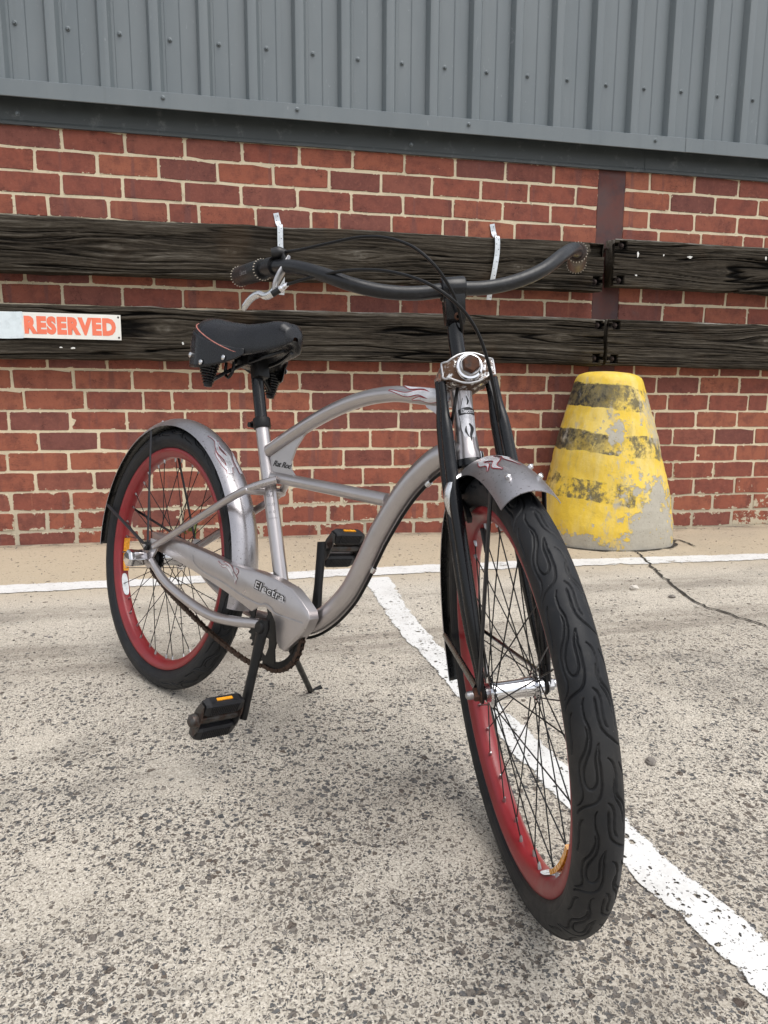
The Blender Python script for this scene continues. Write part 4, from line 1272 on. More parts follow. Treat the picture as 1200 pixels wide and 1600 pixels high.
# ---- wheels
TT = 0.02649
RM = RW-TT
def tyre_mesh():
    per = 17
    C_ = 2*math.pi*RW
    period = C_/per
    ns, npf = 130, 150
    phi_max = R_(142)
    phis = np.linspace(-phi_max, phi_max, npf)
    # flame grooves in one repeat (tread units: 1250 to a repeat)
    U = period/1250.0
    strokes = [
        [(215, 85), (190, 150), (192, 300), (205, 450), (208, 580)],
        [(349, -58), (328, 20), (345, 150), (390, 270), (402, 370), (390, 500), (350, 620), (325, 740), (335, 850), (365, 920), (398, 945), (435, 930), (465, 870), (470, 780), (455, 660), (450, 570), (470, 480), (490, 430)],
        [(490, 430), (492, 600), (515, 750), (525, 900), (510, 1020), (470, 1090), (400, 1135), (340, 1180), (300, 1250), (290, 1310)],
        [(350, 250), (368, 350), (335, 510), (285, 640), (278, 760), (300, 900), (325, 1000), (322, 1100), (285, 1200)],
        [(470, -60), (476, 0), (490, 120), (520, 260), (580, 350), (650, 420), (725, 510)],
        [(600, 1095), (650, 1150), (680, 1240), (690, 1370), (710, 1480), (740, 1535)],
        [(585, 600), (640, 660), (675, 770), (685, 900), (700, 1030), (770, 1150), (805, 1280), (818, 1420), (824, 1560)],
        [(660, 850), (662, 960), (690, 1070), (745, 1180), (778, 1290), (790, 1390)],
        [(715, 685), (750, 780), (780, 900), (797, 1010)],
    ]
    strokes = [[((x-395-0.11*y)/292.0, y) for x, y in st] for st in strokes]
    s0 = (np.arange(ns)/ns)*period
    S, PH = np.meshgrid(s0, phis, indexing='ij')
    A = PH*TT
    dist = np.full(S.shape, 1.0)
    for st in strokes:
        p = crom([(x, y, 0) for x, y in st], 16)
        sp = np.array([-q.y*U for q in p])
        ap = np.array([(math.asin(max(-0.985, min(0.985, q.x)))-0.30)*TT for q in p])
        wt = np.interp(np.linspace(0, 1, len(p)), [0, 0.15, 0.85, 1], [0.45, 1, 1, 0.45])
        for k_ in range(len(p)):
            ds = S-sp[k_]
            ds = ds-np.round(ds/period)*period
            d = np.sqrt(ds**2+(A-ap[k_])**2)/wt[k_]
            dist = np.minimum(dist, d)
    depth = -0.0026*np.clip((0.00142-dist)/0.0006, 0, 1)
    depth = np.where(abs(PH) < R_(100), depth, 0)
    # shoulder line and bead rings
    side = abs(PH)
    depth = depth-0.0005*np.exp(-((side-R_(104))/R_(2.0))**2)+0.0004*np.exp(-((side-R_(128))/R_(2.5))**2)
    D = np.tile(depth, (per, 1))
    n = ns*per
    TH = np.repeat((np.arange(n)/n*2*math.pi)[:, None], npf, 1)
    P_ = np.repeat(phis[None], n, 0)
    r = RM+(TT+D)*np.cos(P_)
    y = (TT+D)*np.sin(P_)
    verts = np.stack([r*np.cos(TH), y, r*np.sin(TH)], -1).reshape(-1, 3)
    I, J = np.meshgrid(np.arange(n), np.arange(npf-1), indexing='ij')
    I2 = (I+1) % n
    quads = np.stack([I*npf+J, I*npf+J+1, I2*npf+J+1, I2*npf+J], -1).reshape(-1, 4)
    return np_mesh('tyre', verts, quads, 'rubber')
TYRE = tyre_mesh()
mb = MB()
half_p = [(0.2668, 0.0160), (0.2655, 0.0182), (0.2610, 0.0190), (0.2560, 0.0180), (0.2520, 0.0150), (0.2470, 0.0130), (0.2440, 0.0085), (0.2428, 0.0)]
rp = half_p+[(r, -y) for r, y in half_p[-2::-1]]+[(0.256, -0.012), (0.256, 0.012)]
mb.lathe(rp, n=128, closed=True)
RIM = mb.mesh('rim', 'red_paint', angle=60)
RNIP = 0.2428
def hub_mesh(front):
    b = MB()
    if front:
        b.lathe([(0.006, -0.044), (0.013, -0.0425), (0.0135, -0.036), (0.0215, -0.0345), (0.0215, -0.0315), (0.0145, -0.030), (0.0132, -0.024), (0.0132, 0.014), (0.0142, 0.015), (0.0142, 0.029), (0.0215, 0.0315), (0.0215, 0.0345), (0.0135, 0.036), (0.013, 0.0425), (0.006, 0.044)], n=36)
    else:
        b.lathe([(0.006, -0.047), (0.02, -0.044), (0.021, -0.034), (0.030, -0.0325), (0.030, -0.0295), (0.022, -0.028), (0.0185, -0.02), (0.0185, 0.02), (0.022, 0.028), (0.030, 0.0295), (0.030, 0.0325), (0.021, 0.034), (0.024, 0.040), (0.024, 0.048), (0.006, 0.05)], n=36)
    return b.mesh('hub', 'chrome')
def spoke_mesh(side, lead, rf, yf):
    """one spoke from flange to rim; lead = tangential offset sense"""
    a = R_(58)*lead
    p0 = Vector((rf*math.cos(a), side*yf, rf*math.sin(a)))
    p1 = Vector((RNIP, side*0.003, 0))
    b = MB()
    b.tube([p0+Vector((0, -side*0.004, 0)), p0, p0.lerp(p1, 0.5), p1], 0.00105, n=5)
    return b.mesh('spoke', 'black_metal')
def make_wheel(name, m4, front, roll):
    wh = link(name, None, bike, m4 @ Matrix.Rotation(roll, 4, 'Y'))
    wh.empty_display_size = 0.05
    link('tyre', TYRE, wh)
    link('rim', RIM, wh)
    link('hub', hub_mesh(front), wh)
    rf, yf = (0.019, 0.033) if front else (0.027, 0.031)
    protos = {(s_, l_): spoke_mesh(s_, l_, rf, yf) for s_ in (-1, 1) for l_ in (-1, 1)}
    nb = MB()
    for i in range(36):
        s_ = -1 if i % 2 else 1
        l_ = -1 if (i//2) % 2 else 1
        th = 2*math.pi*i/36
        rt = Matrix.Rotation(-th, 4, 'Y')
        link('spoke', protos[(s_, l_)], wh, rt)
        q = rt @ Vector((RNIP+0.001, s_*0.003, 0)); d = rt @ Vector((-1, 0.0, 0))
        nb.lathe([(0.0030, 0), (0.0026, 0.004), (0.0018, 0.010)], o=q, ax=d, n=6)
    obj('spoke_nipples', nb, 'dull_steel', wh, kind='stuff')
    return wh
def arc_patch(a0, a1, r0, r1, y0, y1, n=14):
    b = MB()
    vs_ = []
    for i in range(n+1):
        a = R_(a0+(a1-a0)*i/n)
        e = 1.0
        for r, y in ((r0, y0), (r0, y1), (r1, y1), (r1, y0)):
            vs_.append((r*math.cos(a), y, r*math.sin(a)))
    fs = [(i*4+k_, i*4+(k_+1) % 4, i*4+4+(k_+1) % 4, i*4+4+k_) for i in range(n) for k_ in range(4)]+[(3, 2, 1, 0), (4*n, 4*n+1, 4*n+2, 4*n+3)]
    b.add(vs_, fs)
    return b
rw = make_wheel('wheel', LB, False, R_(3))
fw = make_wheel('wheel', LF, True, R_(0))
# valve and reflectors
def stick(wh, roll, b, name, mat, **kw):
    o = obj(name, b, mat, wh, Matrix.Rotation(-roll, 4, 'Y'), **kw)
    return o
def oval_patch(ac, half_a, r, hw):
    b = MB()
    n = 22
    vs_ = [(r*math.cos(R_(ac)), 0, r*math.sin(R_(ac)))]
    for i in range(n):
        th = 2*math.pi*i/n
        a = R_(ac+half_a*math.copysign(abs(math.cos(th))**0.7, math.cos(th)))
        y = hw*math.copysign(abs(math.sin(th))**0.7, math.sin(th))
        vs_.append((r*math.cos(a), y, r*math.sin(a)))
    b.add(vs_, [(0, 1+i, 1+(i+1) % n) for i in range(n)])
    return b
# rear: amber strip and white patch on the inside of the rim, at the back
stick(rw, R_(3), arc_patch(178, 199, 0.2385, 0.2345, -0.004, 0.010), 'amber_reflector', 'amber', smooth=False)
stick(rw, R_(3), oval_patch(207.5, 7.0, 0.2415, 0.0085), 'white_patch', 'reflector_white', smooth=False)
stick(fw, 0, arc_patch(-52, -26, 0.2390, 0.2330, -0.010, 0.008), 'amber_reflector', 'amber', smooth=False)
stick(fw, 0, oval_patch(-62, 4.0, 0.2405, 0.010), 'white_patch', 'reflector_white', smooth=False)
b = MB(); b.tube([(-0.2428*math.cos(R_(62)), 0, 0.2428*math.sin(R_(62))), (-0.205*math.cos(R_(62)), 0, 0.205*math.sin(R_(62)))], [0.004, 0.004], n=10)
stick(fw, 0, b, 'valve', 'plastic')

# ---- frame
fr = link('frame', None, bike, LB)
def ftube(name, pts, r, n=18, mat='silver_paint', spans=8, **kw):
    b = MB()
    b.tube(crom(pts, spans) if len(pts) > 2 else pts, r, n=n)
    return obj(name, b, mat, fr, **kw)
BBX, BBZ = 0.487, -0.040
HT, HB = Vector((0.829, 0, 0.436)), Vector((0.868, 0, 0.318))
hd = (HB-HT).normalized()
ftube('seat_tube', [(0.317, 0, 0.338), (0.472, 0, -0.03)], 0.0143)
down = [HT.lerp(HB, 0.86), (0.8103, 0, 0.3174), (0.7646, 0, 0.2774), (0.7314, -0, 0.2335), (0.6989, 0, 0.1758), (0.6808, 0, 0.1355), (0.6622, 0, 0.0942), (0.6392, -0, 0.0544), (0.5982, -0, 0.0103), (0.548, 0, -0.022), (BBX, 0, BBZ+0.004)]
down = [Vector(p) for p in down]
ftube('down_tube', down, [0.0195, 0.0205, 0.0205, 0.0205, 0.0205, 0.0205, 0.0205, 0.0205, 0.0205, 0.0205, 0.0205], n=22)
top = [(0.3525, 0, 0.2905), (0.4335, 0, 0.3338), (0.5227, 0, 0.3755), (0.6059, 0, 0.4032), (0.6843, -0, 0.4155), (0.7499, 0, 0.4139), HT.lerp(HB, 0.22)]
ftube('top_tube', top, 0.0138)
ftube('mid_tube', [(0.3761, -0, 0.2388), (0.5493, 0, 0.237), (0.7067, -0, 0.2347)], 0.0118)
b = MB()
for k_, (f0, f1, f2) in enumerate([(0, 0, 0)]):
    n = 20
    prof_h = [(0.0195, 0.0), (0.0195, 0.006), (0.0178, 0.012), (0.0165, 0.04), (0.0165, 0.08), (0.0185, 0.108), (0.0205, 0.116), (0.0205, 0.1243)]
    b.lathe(prof_h, o=HT, ax=hd, n=28)
obj('head_tube', b, 'silver_paint', fr)
b = MB()
b.lathe([(0.0215, -0.013), (0.0225, -0.006), (0.0215, 0.0)], o=HT, ax=hd, n=28)
obj('headset_cup', b, 'black_paint', fr)
b = MB()
b.lathe([(0.0225, 0.1245), (0.0235, 0.128), (0.0235, 0.135), (0.021, 0.138)], o=HT, ax=hd, n=28)
obj('headset_cup', b, 'black_paint', fr)

b = MB()
b.lathe([(0.021, -0.036), (0.021, 0.036)], o=(BBX, 0, BBZ), ax=(0, 1, 0), n=26)
obj('bottom_bracket', b, 'silver_paint', fr)
for s_ in (-1, 1):
    ftube('seat_stay', [(0.405, s_*0.011, 0.236), (0.378, s_*0.030, 0.222), (0.33, s_*0.048, 0.196), (0.2, s_*0.054, 0.126), (0.03, s_*0.059, 0.034)], 0.0082, n=14)
    ftube('chain_stay', [(0.022, s_*0.058, -0.002), (0.05, s_*0.058, -0.017), (0.105, s_*0.057, -0.040), (0.206, s_*0.053, -0.061), (0.294, s_*0.05, -0.068), (0.372, s_*0.046, -0.0595), (0.44, s_*0.03, -0.048)], [0.0085, 0.009, 0.0098, 0.0105, 0.0108, 0.0108, 0.0105], n=14)
    pl = [(-0.028, 0.012), (-0.012, 0.030), (0.012, 0.050), (0.045, 0.050), (0.04, 0.025), (0.025, 0.005), (0.034, -0.012), (0.012, -0.022), (-0.012, -0.016), (-0.03, -0.004)]
    b = MB(); b.prism(pl, lambda u, v_, t_: (u, t_, v_), s_*0.0545, s_*0.0605)
    obj('dropout', b, 'silver_paint', fr, bevel=0.001)
ftube('stay_bridge', [(0.352, -0.046, 0.206), (0.362, -0.03, 0.207), (0.366, 0, 0.208), (0.362, 0.03, 0.207), (0.352, 0.046, 0.206)], 0.0085, n=12)
b = MB(); b.lathe([(0.005, 0), (0.005, 0.016), (0.0035, 0.017)], o=(0.372, -0.006, 0.205), ax=(0.3, -0.25, -1), n=6)
obj('bridge_bolt', b, 'brushed_alloy', fr)
# gussets
g1 = [(0.3601, -0, 0.2859), (0.3913, 0, 0.304), (0.4292, -0, 0.3247), (0.4789, 0, 0.3465), (0.4572, 0, 0.3265), (0.4396, 0, 0.3027), (0.4304, -0, 0.2765), (0.4316, 0, 0.2601), (0.4484, 0, 0.2479), (0.4032, 0, 0.2443), (0.3684, 0, 0.2446)]
b = MB(); b.prism([(p[0], p[2]) for p in g1], lambda u, v_, t_: (u, t_, v_), -0.0022, 0.0022)
obj('gusset', b, 'silver_paint', fr, smooth=False)
g2 = [(0.7616, -0, 0.4038), (0.7957, -0, 0.3987), (0.8017, -0, 0.3805), (0.7867, -0, 0.3881), (0.7687, -0, 0.3956)]
b = MB(); b.prism([(p[0], p[2]) for p in g2], lambda u, v_, t_: (u, t_, v_), -0.0022, 0.0022)
obj('gusset', b, 'silver_paint', fr, smooth=False)
me = text_mesh('Rat Rod', 0.0165, bold=0.0001, shear=0.4, spacing=0.9)
c0 = Vector((0.3775, -0.003, 0.2636)); c1 = Vector((0.4329, -0.003, 0.2625)); du = (c1-c0).normalized()
dv = Vector((-du.z, 0, du.x))
if dv.z < 0: dv = -dv
ctr = Vector((0.4029, -0.003, 0.266))
map_mesh(me, lambda x, y, z: Vector((ctr.x, -0.0030, ctr.z))+du*x*1.2+dv*y, 'ink_black')
link('gusset_lettering', me, fr)
# small faint print on the seat tube
def seat_map(u, v_, l_):
    """u along the tube downwards, v angle offset * r"""
    a0, a1 = Vector((0.317, 0, 0.338)), Vector((0.472, 0, -0.03))
    ax = (a1-a0).normalized()
    s1 = Vector((0, -1, 0)); s2 = ax.cross(s1)
    th = v_/0.0143+R_(48)
    return a0+ax*u+(s1*math.cos(th)-s2*math.sin(th))*(0.0143+l_)
for i, (bd, sz, uu) in enumerate([('62', 0.017, 0.150), ('o:o', 0.013, 0.170), ('o o', 0.010, 0.186), ('=====', 0.007, 0.200)]):
    me = text_mesh(bd, sz)
    map_mesh(me, lambda x, y, z: seat_map(uu-y, x, 0.0004), 'ink_grey')
    link('seat_tube_print', me, fr)
# flame print on the top tube
tp = crom(top, 8)
tl = [0.0]
for a, c in zip(tp, tp[1:]): tl.append(tl[-1]+(c-a).length)
def top_map(u, v_, l_):
    u = max(0, min(tl[-1]-1e-4, tl[-1]-u))
    i = max(k_ for k_ in range(len(tl)-1) if tl[k_] <= u)
    f_ = (u-tl[i])/(tl[i+1]-tl[i])
    p = tp[i].lerp(tp[i+1], f_)
    d = (tp[i+1]-tp[i]).normalized()
    s1 = Vector((0, -1, 0)); s2 = d.cross(s1)
    if s2.z < 0: s2 = -s2
    th = v_/0.0138+R_(28)
    return p+(s1*math.cos(th)+s2*math.sin(th))*(0.0138+l_)
FL = [([(0.012, 0.002), (0.045, 0.004), (0.075, 0.010), (0.105, 0.006), (0.128, 0.013)], [0.010, 0.0075, 0.0045, 0.0032, 0.0003]),
      ([(0.015, -0.003), (0.050, -0.006), (0.080, -0.002), (0.110, -0.008), (0.150, -0.002)], [0.009, 0.0060, 0.0042, 0.0030, 0.0003]),
      ([(0.020, 0.006), (0.045, 0.014), (0.062, 0.012), (0.088, 0.017)], [0.006, 0.004, 0.0026, 0.0003]),
      ([(0.030, -0.008), (0.058, -0.014), (0.078, -0.012), (0.095, -0.016)], [0.005, 0.0035, 0.0022, 0.0003])]
def flames(parent, m4, fn, strokes, sc=1.0, line=0.0012, name='flame_print'):
    r1, r2 = MB(), MB()
    for p, wd in strokes:
        p = [(x*sc, y*sc) for x, y in p]
        ribbon(r1, p, [w_*sc+line for w_ in wd], fn, 0.0005)
        ribbon(r2, p, [max(w_*sc-0.0002, 0.0001) for w_ in wd], fn, 0.0009)
    o = obj(name, r1, 'ink_red', parent, m4, angle=180)
    link('flame_fill', r2.mesh('flame_fill', 'ink_white', angle=180), o)
flames(fr, None, top_map, FL)

# head badge
def head_map(u, v_, l_):
    s1 = Vector((0, -1, 0)); s2 = hd.cross(s1)
    if s2.x < 0: s2 = -s2
    th = u/0.0166+R_(62)
    return HT+hd*(0.058-v_)+(s1*math.cos(th)+s2*math.sin(th))*(0.0166+l_)
sh = [(0, 0.040), (0.006, 0.026), (0.010, 0.012), (0.015, 0.006), (0.013, -0.004), (0.012, -0.022), (0.007, -0.040), (0.0, -0.052), (-0.007, -0.040), (-0.012, -0.022), (-0.013, -0.004), (-0.015, 0.006), (-0.010, 0.012), (-0.006, 0.026)]
def plate(sc, l_, mat, name, parent):
    b = MB()
    n = len(sh)
    rings = []
    for f_ in (0.0, 0.35, 0.7, 1.0):
        rings.append([(x*sc*f_, y*sc*f_-0.004*(1-f_)) for x, y in sh])
    vs_ = [head_map(x, y, l_) for rg in rings for x, y in rg]
    fs = [(i*n+k_, i*n+(k_+1) % n, (i+1)*n+(k_+1) % n, (i+1)*n+k_) for i in range(3) for k_ in range(n)]
    b.add(vs_, fs)
    return obj(name, b, mat, parent, angle=180)
bd = plate(1.06, 0.0004, 'ink_black', 'head_badge', fr)
plate(1.0, 0.0008, 'ink_white', 'badge_face', bd)
b = MB()
for pts, wd in [([(-0.014, 0.006), (0, 0.0085), (0.014, 0.006)], [0.0045, 0.0055, 0.0045]), ([(0.0, -0.012), (0.004, -0.02), (0.001, -0.03), (0.0, -0.04)], [0.001, 0.003, 0.002, 0.0003]), ([(-0.005, -0.016), (-0.006, -0.024), (-0.002, -0.034)], [0.0006, 0.0016, 0.0003]), ([(0, 0.032), (0.002, 0.024), (0, 0.018)], [0.0004, 0.0015, 0.0008])]:
    ribbon(b, pts, wd, head_map, 0.0012)
obj('badge_mark', b, 'ink_black', bd, angle=180)
me = text_mesh('Electra', 0.0088, bold=0.0002, spacing=0.95, sx=0.9)
map_mesh(me, lambda x, y, z: head_map(x, y+0.0075, 0.0016), 'ink_white')
link('badge_lettering', me, bd)

# cable along the underside of the down tube, with clips
dn = crom(down, 6)
pts = []
for i in range(2, len(dn)-4):
    d = (dn[i+1]-dn[i-1]).normalized()
    nrm = Vector((d.z, 0, -d.x))
    if nrm.x < 0 and nrm.z > 0: nrm = -nrm
    if nrm.z > 0.2: nrm = -nrm
    pts.append(dn[i]+nrm*0.0255+Vector((0, -0.004, 0)))
b = MB(); b.tube(pts, 0.0029, n=8)
obj('cable_run', b, 'cable_black', bike, LB)
for k_ in (8, 30):
    b = MB(); q = pts[min(k_, len(pts)-1)]
    b.lathe([(0.0045, -0.005), (0.005, 0), (0.0045, 0.005)], o=q, ax=(pts[k_+1]-pts[k_-1]), n=10)
    obj('cable_clip', b, 'brushed_alloy', bike, LB)

# ---- chain guard
cgo = [((-0.0151, -0.046, 0.0607)), ((0.0625, -0.046, 0.0628)), ((0.1267, -0.047, 0.0604)), ((0.2305, -0.048, 0.0561)), ((0.3402, -0.049, 0.0498)), ((0.4246, -0.05, 0.0537)), ((0.488, -0.05, 0.0518)), ((0.5389, -0.05, 0.0445)), ((0.5707, -0.05, 0.0279)), ((0.5917, -0.05, 0.0152)), ((0.598, -0.05, 0.0016)), ((0.5892, -0.05, -0.0195)), ((0.5713, -0.05, -0.0421)), ((0.539, -0.05, -0.074)), ((0.5245, -0.05, -0.0708)), ((0.5146, -0.05, -0.0612)), ((0.5092, -0.05, -0.0442)), ((0.5037, -0.05, -0.0272)), ((0.4885, -0.05, -0.0124)), ((0.4666, -0.05, -0.0065)), ((0.4423, -0.05, -0.0123)), ((0.4254, -0.05, -0.0253)), ((0.3866, -0.049, -0.0179)), ((0.3334, -0.049, -0.009)), ((0.2682, -0.048, -0.0002)), ((0.157, -0.047, 0.0123)), ((0.0721, -0.046, 0.0195)), ((0.0032, -0.046, 0.0221))]
cgp = [(p[0], p[2]) for p in cgo]
def cg_y(x): return -0.046-0.004*min(1, max(0, x/0.45))
def cg_map(u, v_, l_): return Vector((u, cg_y(u)-l_, v_))
b = MB()
NU = 13     # first NU+1 points make the rolled outer edge
vs_ = [cg_map(u, v_, 0) for u, v_ in cgp]+[Vector((u, cg_y(u)+0.003, v_)) for u, v_ in cgp]+[Vector((u, cg_y(u)+0.024, v_)) for u, v_ in cgp]
n = len(cgp)
cx_, cz_ = sum(p[0] for p in cgp)/n, sum(p[1] for p in cgp)/n
for i in range(n):           # front face is slightly inset on the rolled edge
    if 0 < i <= NU:
        a, c = Vector(cgp[i-1]), Vector(cgp[(i+1) % n])
        d = (c-a).normalized(); nr = Vector((d.y, -d.x))
        if i == NU: nr = nr*0.3
        vs_[i] = cg_map(cgp[i][0]+nr.x*0.006, cgp[i][1]+nr.y*0.006, 0)
fs = [tuple(range(n))]+[(i, i+n, (i+1) % n+n, (i+1) % n) for i in range(n)]+[(i+n, i+2*n, (i+1) % n+2*n, (i+1) % n+n) for i in range(NU)]
b.add(vs_, fs)
cgd = obj('chain_guard', b, 'silver_paint', bike, LB, bevel=0.0025, angle=50)
# pressed line along the guard
def cgpress(pts):
    b = MB()
    ribbon(b, pts, [0.0012, 0.0016, 0.0016, 0.0012], cg_map, 0.0006)
    return b
pr = [(0.1836, -0.05, 0.0418), (0.1953, -0.05, 0.0255), (0.2376, -0.05, 0.0143), (0.3069, -0.05, 0.0095), (0.3801, -0.05, -0.001), (0.4431, -0.05, -0.0058), (0.4654, -0.05, -0.0005), (0.4869, -0.05, -0.0041), (0.5005, -0.05, -0.0107), (0.5399, -0.05, -0.0095), (0.5833, -0.05, -0.008)]
obj('pressed_line', cgpress([(p[0], p[2]) for p in pr]), 'ink_grey', cgd, angle=180)
cA, cB = Vector((0.4228, -0.05, 0.0304)), Vector((0.5275, -0.05, 0.0238))
du = Vector((cB.x-cA.x, 0, cB.z-cA.z)); L_ = du.length; du.normalize(); dv = Vector((-du.z, 0, du.x))
mid_c = (cA+cB)/2
def cg_txt(x, y, z, lift): 
    q = Vector((mid_c.x, 0, mid_c.z))+du*x+dv*y
    return cg_map(q.x, q.z, lift)
hgt_ = 0.0225
for nm, bold, lift, mat, pad in (('lettering_halo', 0.0040, 0.0008, 'ink_white', 0), ('lettering_outline', 0.0029, 0.0012, 'ink_black', 0), ('lettering', 0.0003, 0.0016, 'ink_white', 0)):
    me = text_mesh('Electra', 0.030, bold=bold, shear=0.12, spacing=1.08)
    xs_c = [v_.co.x for v_ in me.vertices]; ys_c = [v_.co.y for v_ in me.vertices]
    if nm == 'lettering_halo':
        cx0, hx0 = (max(xs_c)+min(xs_c))/2, max(xs_c)-min(xs_c); cy0, hy0 = (max(ys_c)+min(ys_c))/2, max(ys_c)-min(ys_c)
        ksx, ksy = L_*1.0/hx0, 0.0225/hy0
    map_mesh(me, lambda x, y, z: cg_txt((x-cx0)*ksx, (y-cy0)*ksy, 0, lift), mat)
    link(nm, me, cgd)
fc0 = Vector((0.3335, -0.05, 0.0325)); 
def cg_flame(u, v_, l_):
    q = Vector((fc0.x, 0, fc0.z))+du*u+dv*v_
    return cg_map(q.x, q.z, l_)
flames(cgd, None, cg_flame, [([(0.030, -0.006), (0.012, 0.002), (-0.012, 0.010), (-0.030, 0.007), (-0.048, 0.013)], [0.004, 0.005, 0.003, 0.002, 0.0002]),
    ([(0.028, -0.016), (0.020, -0.004), (0.004, 0.012), (-0.016, 0.017), (-0.028, 0.016)], [0.0008, 0.003, 0.003, 0.0015, 0.0002]),
    ([(0.024, 0.004), (0.030, 0.012), (0.020, 0.016)], [0.0025, 0.0012, 0.0002])], line=0.0007)

# ---- chain, chainring, cranks, pedals
NT_ = 41
rr0 = 0.0845
b = MB()
pts = []
for i in range(NT_):
    for f_, rad in ((-0.32, rr0-0.004), (-0.14, rr0+0.0028), (0.14, rr0+0.0028), (0.32, rr0-0.004)):
        a = 2*math.pi*(i+f_)/NT_
        pts.append((rad*math.cos(a), rad*math.sin(a)))
n = len(pts)
inner = [(0.0675*math.cos(2*math.pi*i/n), 0.0675*math.sin(2*math.pi*i/n)) for i in range(n)]
vs_ = [(BBX+x, y_, BBZ+z) for y_ in (-0.0370, -0.0345) for ring in (pts, inner) for x, z in ring]
fs = []
for i in range(n):
    j = (i+1) % n
    fs += [(i, j, n+j, n+i), (2*n+j, 2*n+i, 3*n+i, 3*n+j), (j, i, 2*n+i, 2*n+j), (n+i, n+j, 3*n+j, 3*n+i)]
b.add(vs_, fs)
cring = obj('chainring', b, 'black_metal', bike, LB, smooth=False)
b = MB()
b.lathe([(0.030, -0.0335), (0.030, -0.0385), (0.018, -0.0395)], o=(BBX, 0, BBZ), n=26)
for i in range(5):
    a = 2*math.pi*i/5+R_(52)
    d = Vector((math.cos(a), 0, math.sin(a))); s_ = Vector((-math.sin(a), 0, math.cos(a)))
    o_ = Vector((BBX, -0.036, BBZ))
    poly = [(0.018, -0.013), (0.045, -0.009), (0.0705, -0.017), (0.0705, 0.017), (0.045, 0.009), (0.018, 0.013)]
    b.prism(poly, lambda u, v_, t_: o_+d*u+s_*v_+Vector((0, t_, 0)), -0.0018, 0.0018)
obj('chainring_spider', b, 'black_metal', cring, smooth=False)
def crank(sg):
    d = Vector((-0.005, 0, -0.163)) if sg < 0 else Vector((-0.030, 0, 0.147))
    p0 = Vector((BBX, sg*0.060, BBZ)); p1 = Vector((BBX, 0, BBZ))+d+Vector((0, sg*0.082, 0))
    b = MB()
    q0 = p0+Vector((0, sg*0.004, 0))
    b.tube([q0-d.normalized()*0.016, q0, q0.lerp(p1, 0.12), q0.lerp(p1, 0.5), p1, p1+d.normalized()*0.013], [0.0125, 0.0155, 0.0132, 0.0108, 0.0118, 0.0105], n=14, flat=(1.0, 0.68) if True else None, up=(1, 0, 0))
    o = obj('crank', b, 'black_metal', bike, LB)
    b = MB(); b.lathe([(0.0125, -0.002), (0.0125, 0.010), (0.010, 0.0125)], o=q0, ax=(0, sg, 0), n=18)
    link('crank_boss', b.mesh('crank_boss', 'black_metal'), o)
    return p1
def pedal(p1, sg, beta):
    pd = link('pedal', None, bike, LB @ Matrix.Translation(p1))
    d = Vector((math.cos(beta), 0, math.sin(beta))); e = Vector((-math.sin(beta), 0, math.cos(beta)))
    Y = Vector((0, sg, 0))
    b = MB(); b.tube([Y*-0.004, Y*0.004, Y*0.0041, Y*0.016], [0.0075, 0.0075, 0.0055, 0.0055], n=12); b.tube([Y*0.016, Y*0.1], 0.0082, n=16)
    obj('spindle', b, 'grimy_steel', pd)
    b = MB(); b.tube([Y*0.1015, Y*0.105, Y*0.112, Y*0.116], [0.0125, 0.0135, 0.0115, 0.006], n=16)
    obj('dust_cap', b, 'grimy_steel', pd)
    for y0 in (0.016, 0.1):
        b = MB()
        b.prism([(-0.035, -0.006), (-0.035, 0.006), (-0.014, 0.012), (0.014, 0.012), (0.035, 0.006), (0.035, -0.006), (0.014, -0.012), (-0.014, -0.012)], lambda u, v_, t_: d*u+e*v_+Y*t_, y0-0.0015, y0+0.0015)
        obj('end_cage', b, 'grimy_steel', pd, smooth=False)
    for s_ in (-1, 1):
        b = MB()
        # rubber tread block: octagonal plan, ribs along its face
        poly = [(0.014, -0.009), (0.019, -0.0125), (0.038, -0.0125), (0.042, -0.009), (0.042, 0.009), (0.038, 0.0125), (0.019, 0.0125), (0.014, 0.009)]
        ys_ = [0.018, 0.027, 0.087, 0.097]; sc = [0.78, 1, 1, 0.78]
        vs_ = []
        for y_, k_ in zip(ys_, sc):
            for u, v_ in poly:
                vs_.append(d*s_*(0.028+(u-0.028)*k_)+e*v_*k_+Y*y_)
        m = len(poly)
        fs = [(i*m+k_, i*m+(k_+1) % m, (i+1)*m+(k_+1) % m, (i+1)*m+k_) for i in range(3) for k_ in range(m)]+[tuple(range(m)), tuple(3*m+k_ for k_ in range(m))]
        b.add(vs_, fs)
        for i in range(14):
            y_ = 0.030+i*0.0042
            for f_ in (-1, 1):
                b.box(d*s_*0.0285+e*f_*0.0128+Y*y_, (0.018, 0.0022, 0.0022), Matrix((d, Y, e)).transposed())
        tb_ = obj('tread_block', b, 'pedal_rubber', pd, smooth=False)
        b = MB()
        b.box(d*s_*0.0424+Y*0.057, (0.003, 0.032, 0.0062), Matrix((d, Y, e)).transposed())
        link('amber_reflector', b.mesh('amber_reflector', 'amber', smooth=False), tb_)
        b = MB()
        b.box(d*s_*0.0135+Y*0.058+e*0.004, (0.0015, 0.076, 0.006), Matrix((d, Y, e)).transposed())
        link('edge_strip', b.mesh('edge_strip', 'dull_steel', smooth=False), tb_)
pR = crank(-1)
pL = crank(1)
pedal(pR, -1, R_(68))
pedal(pL, 1, R_(68))
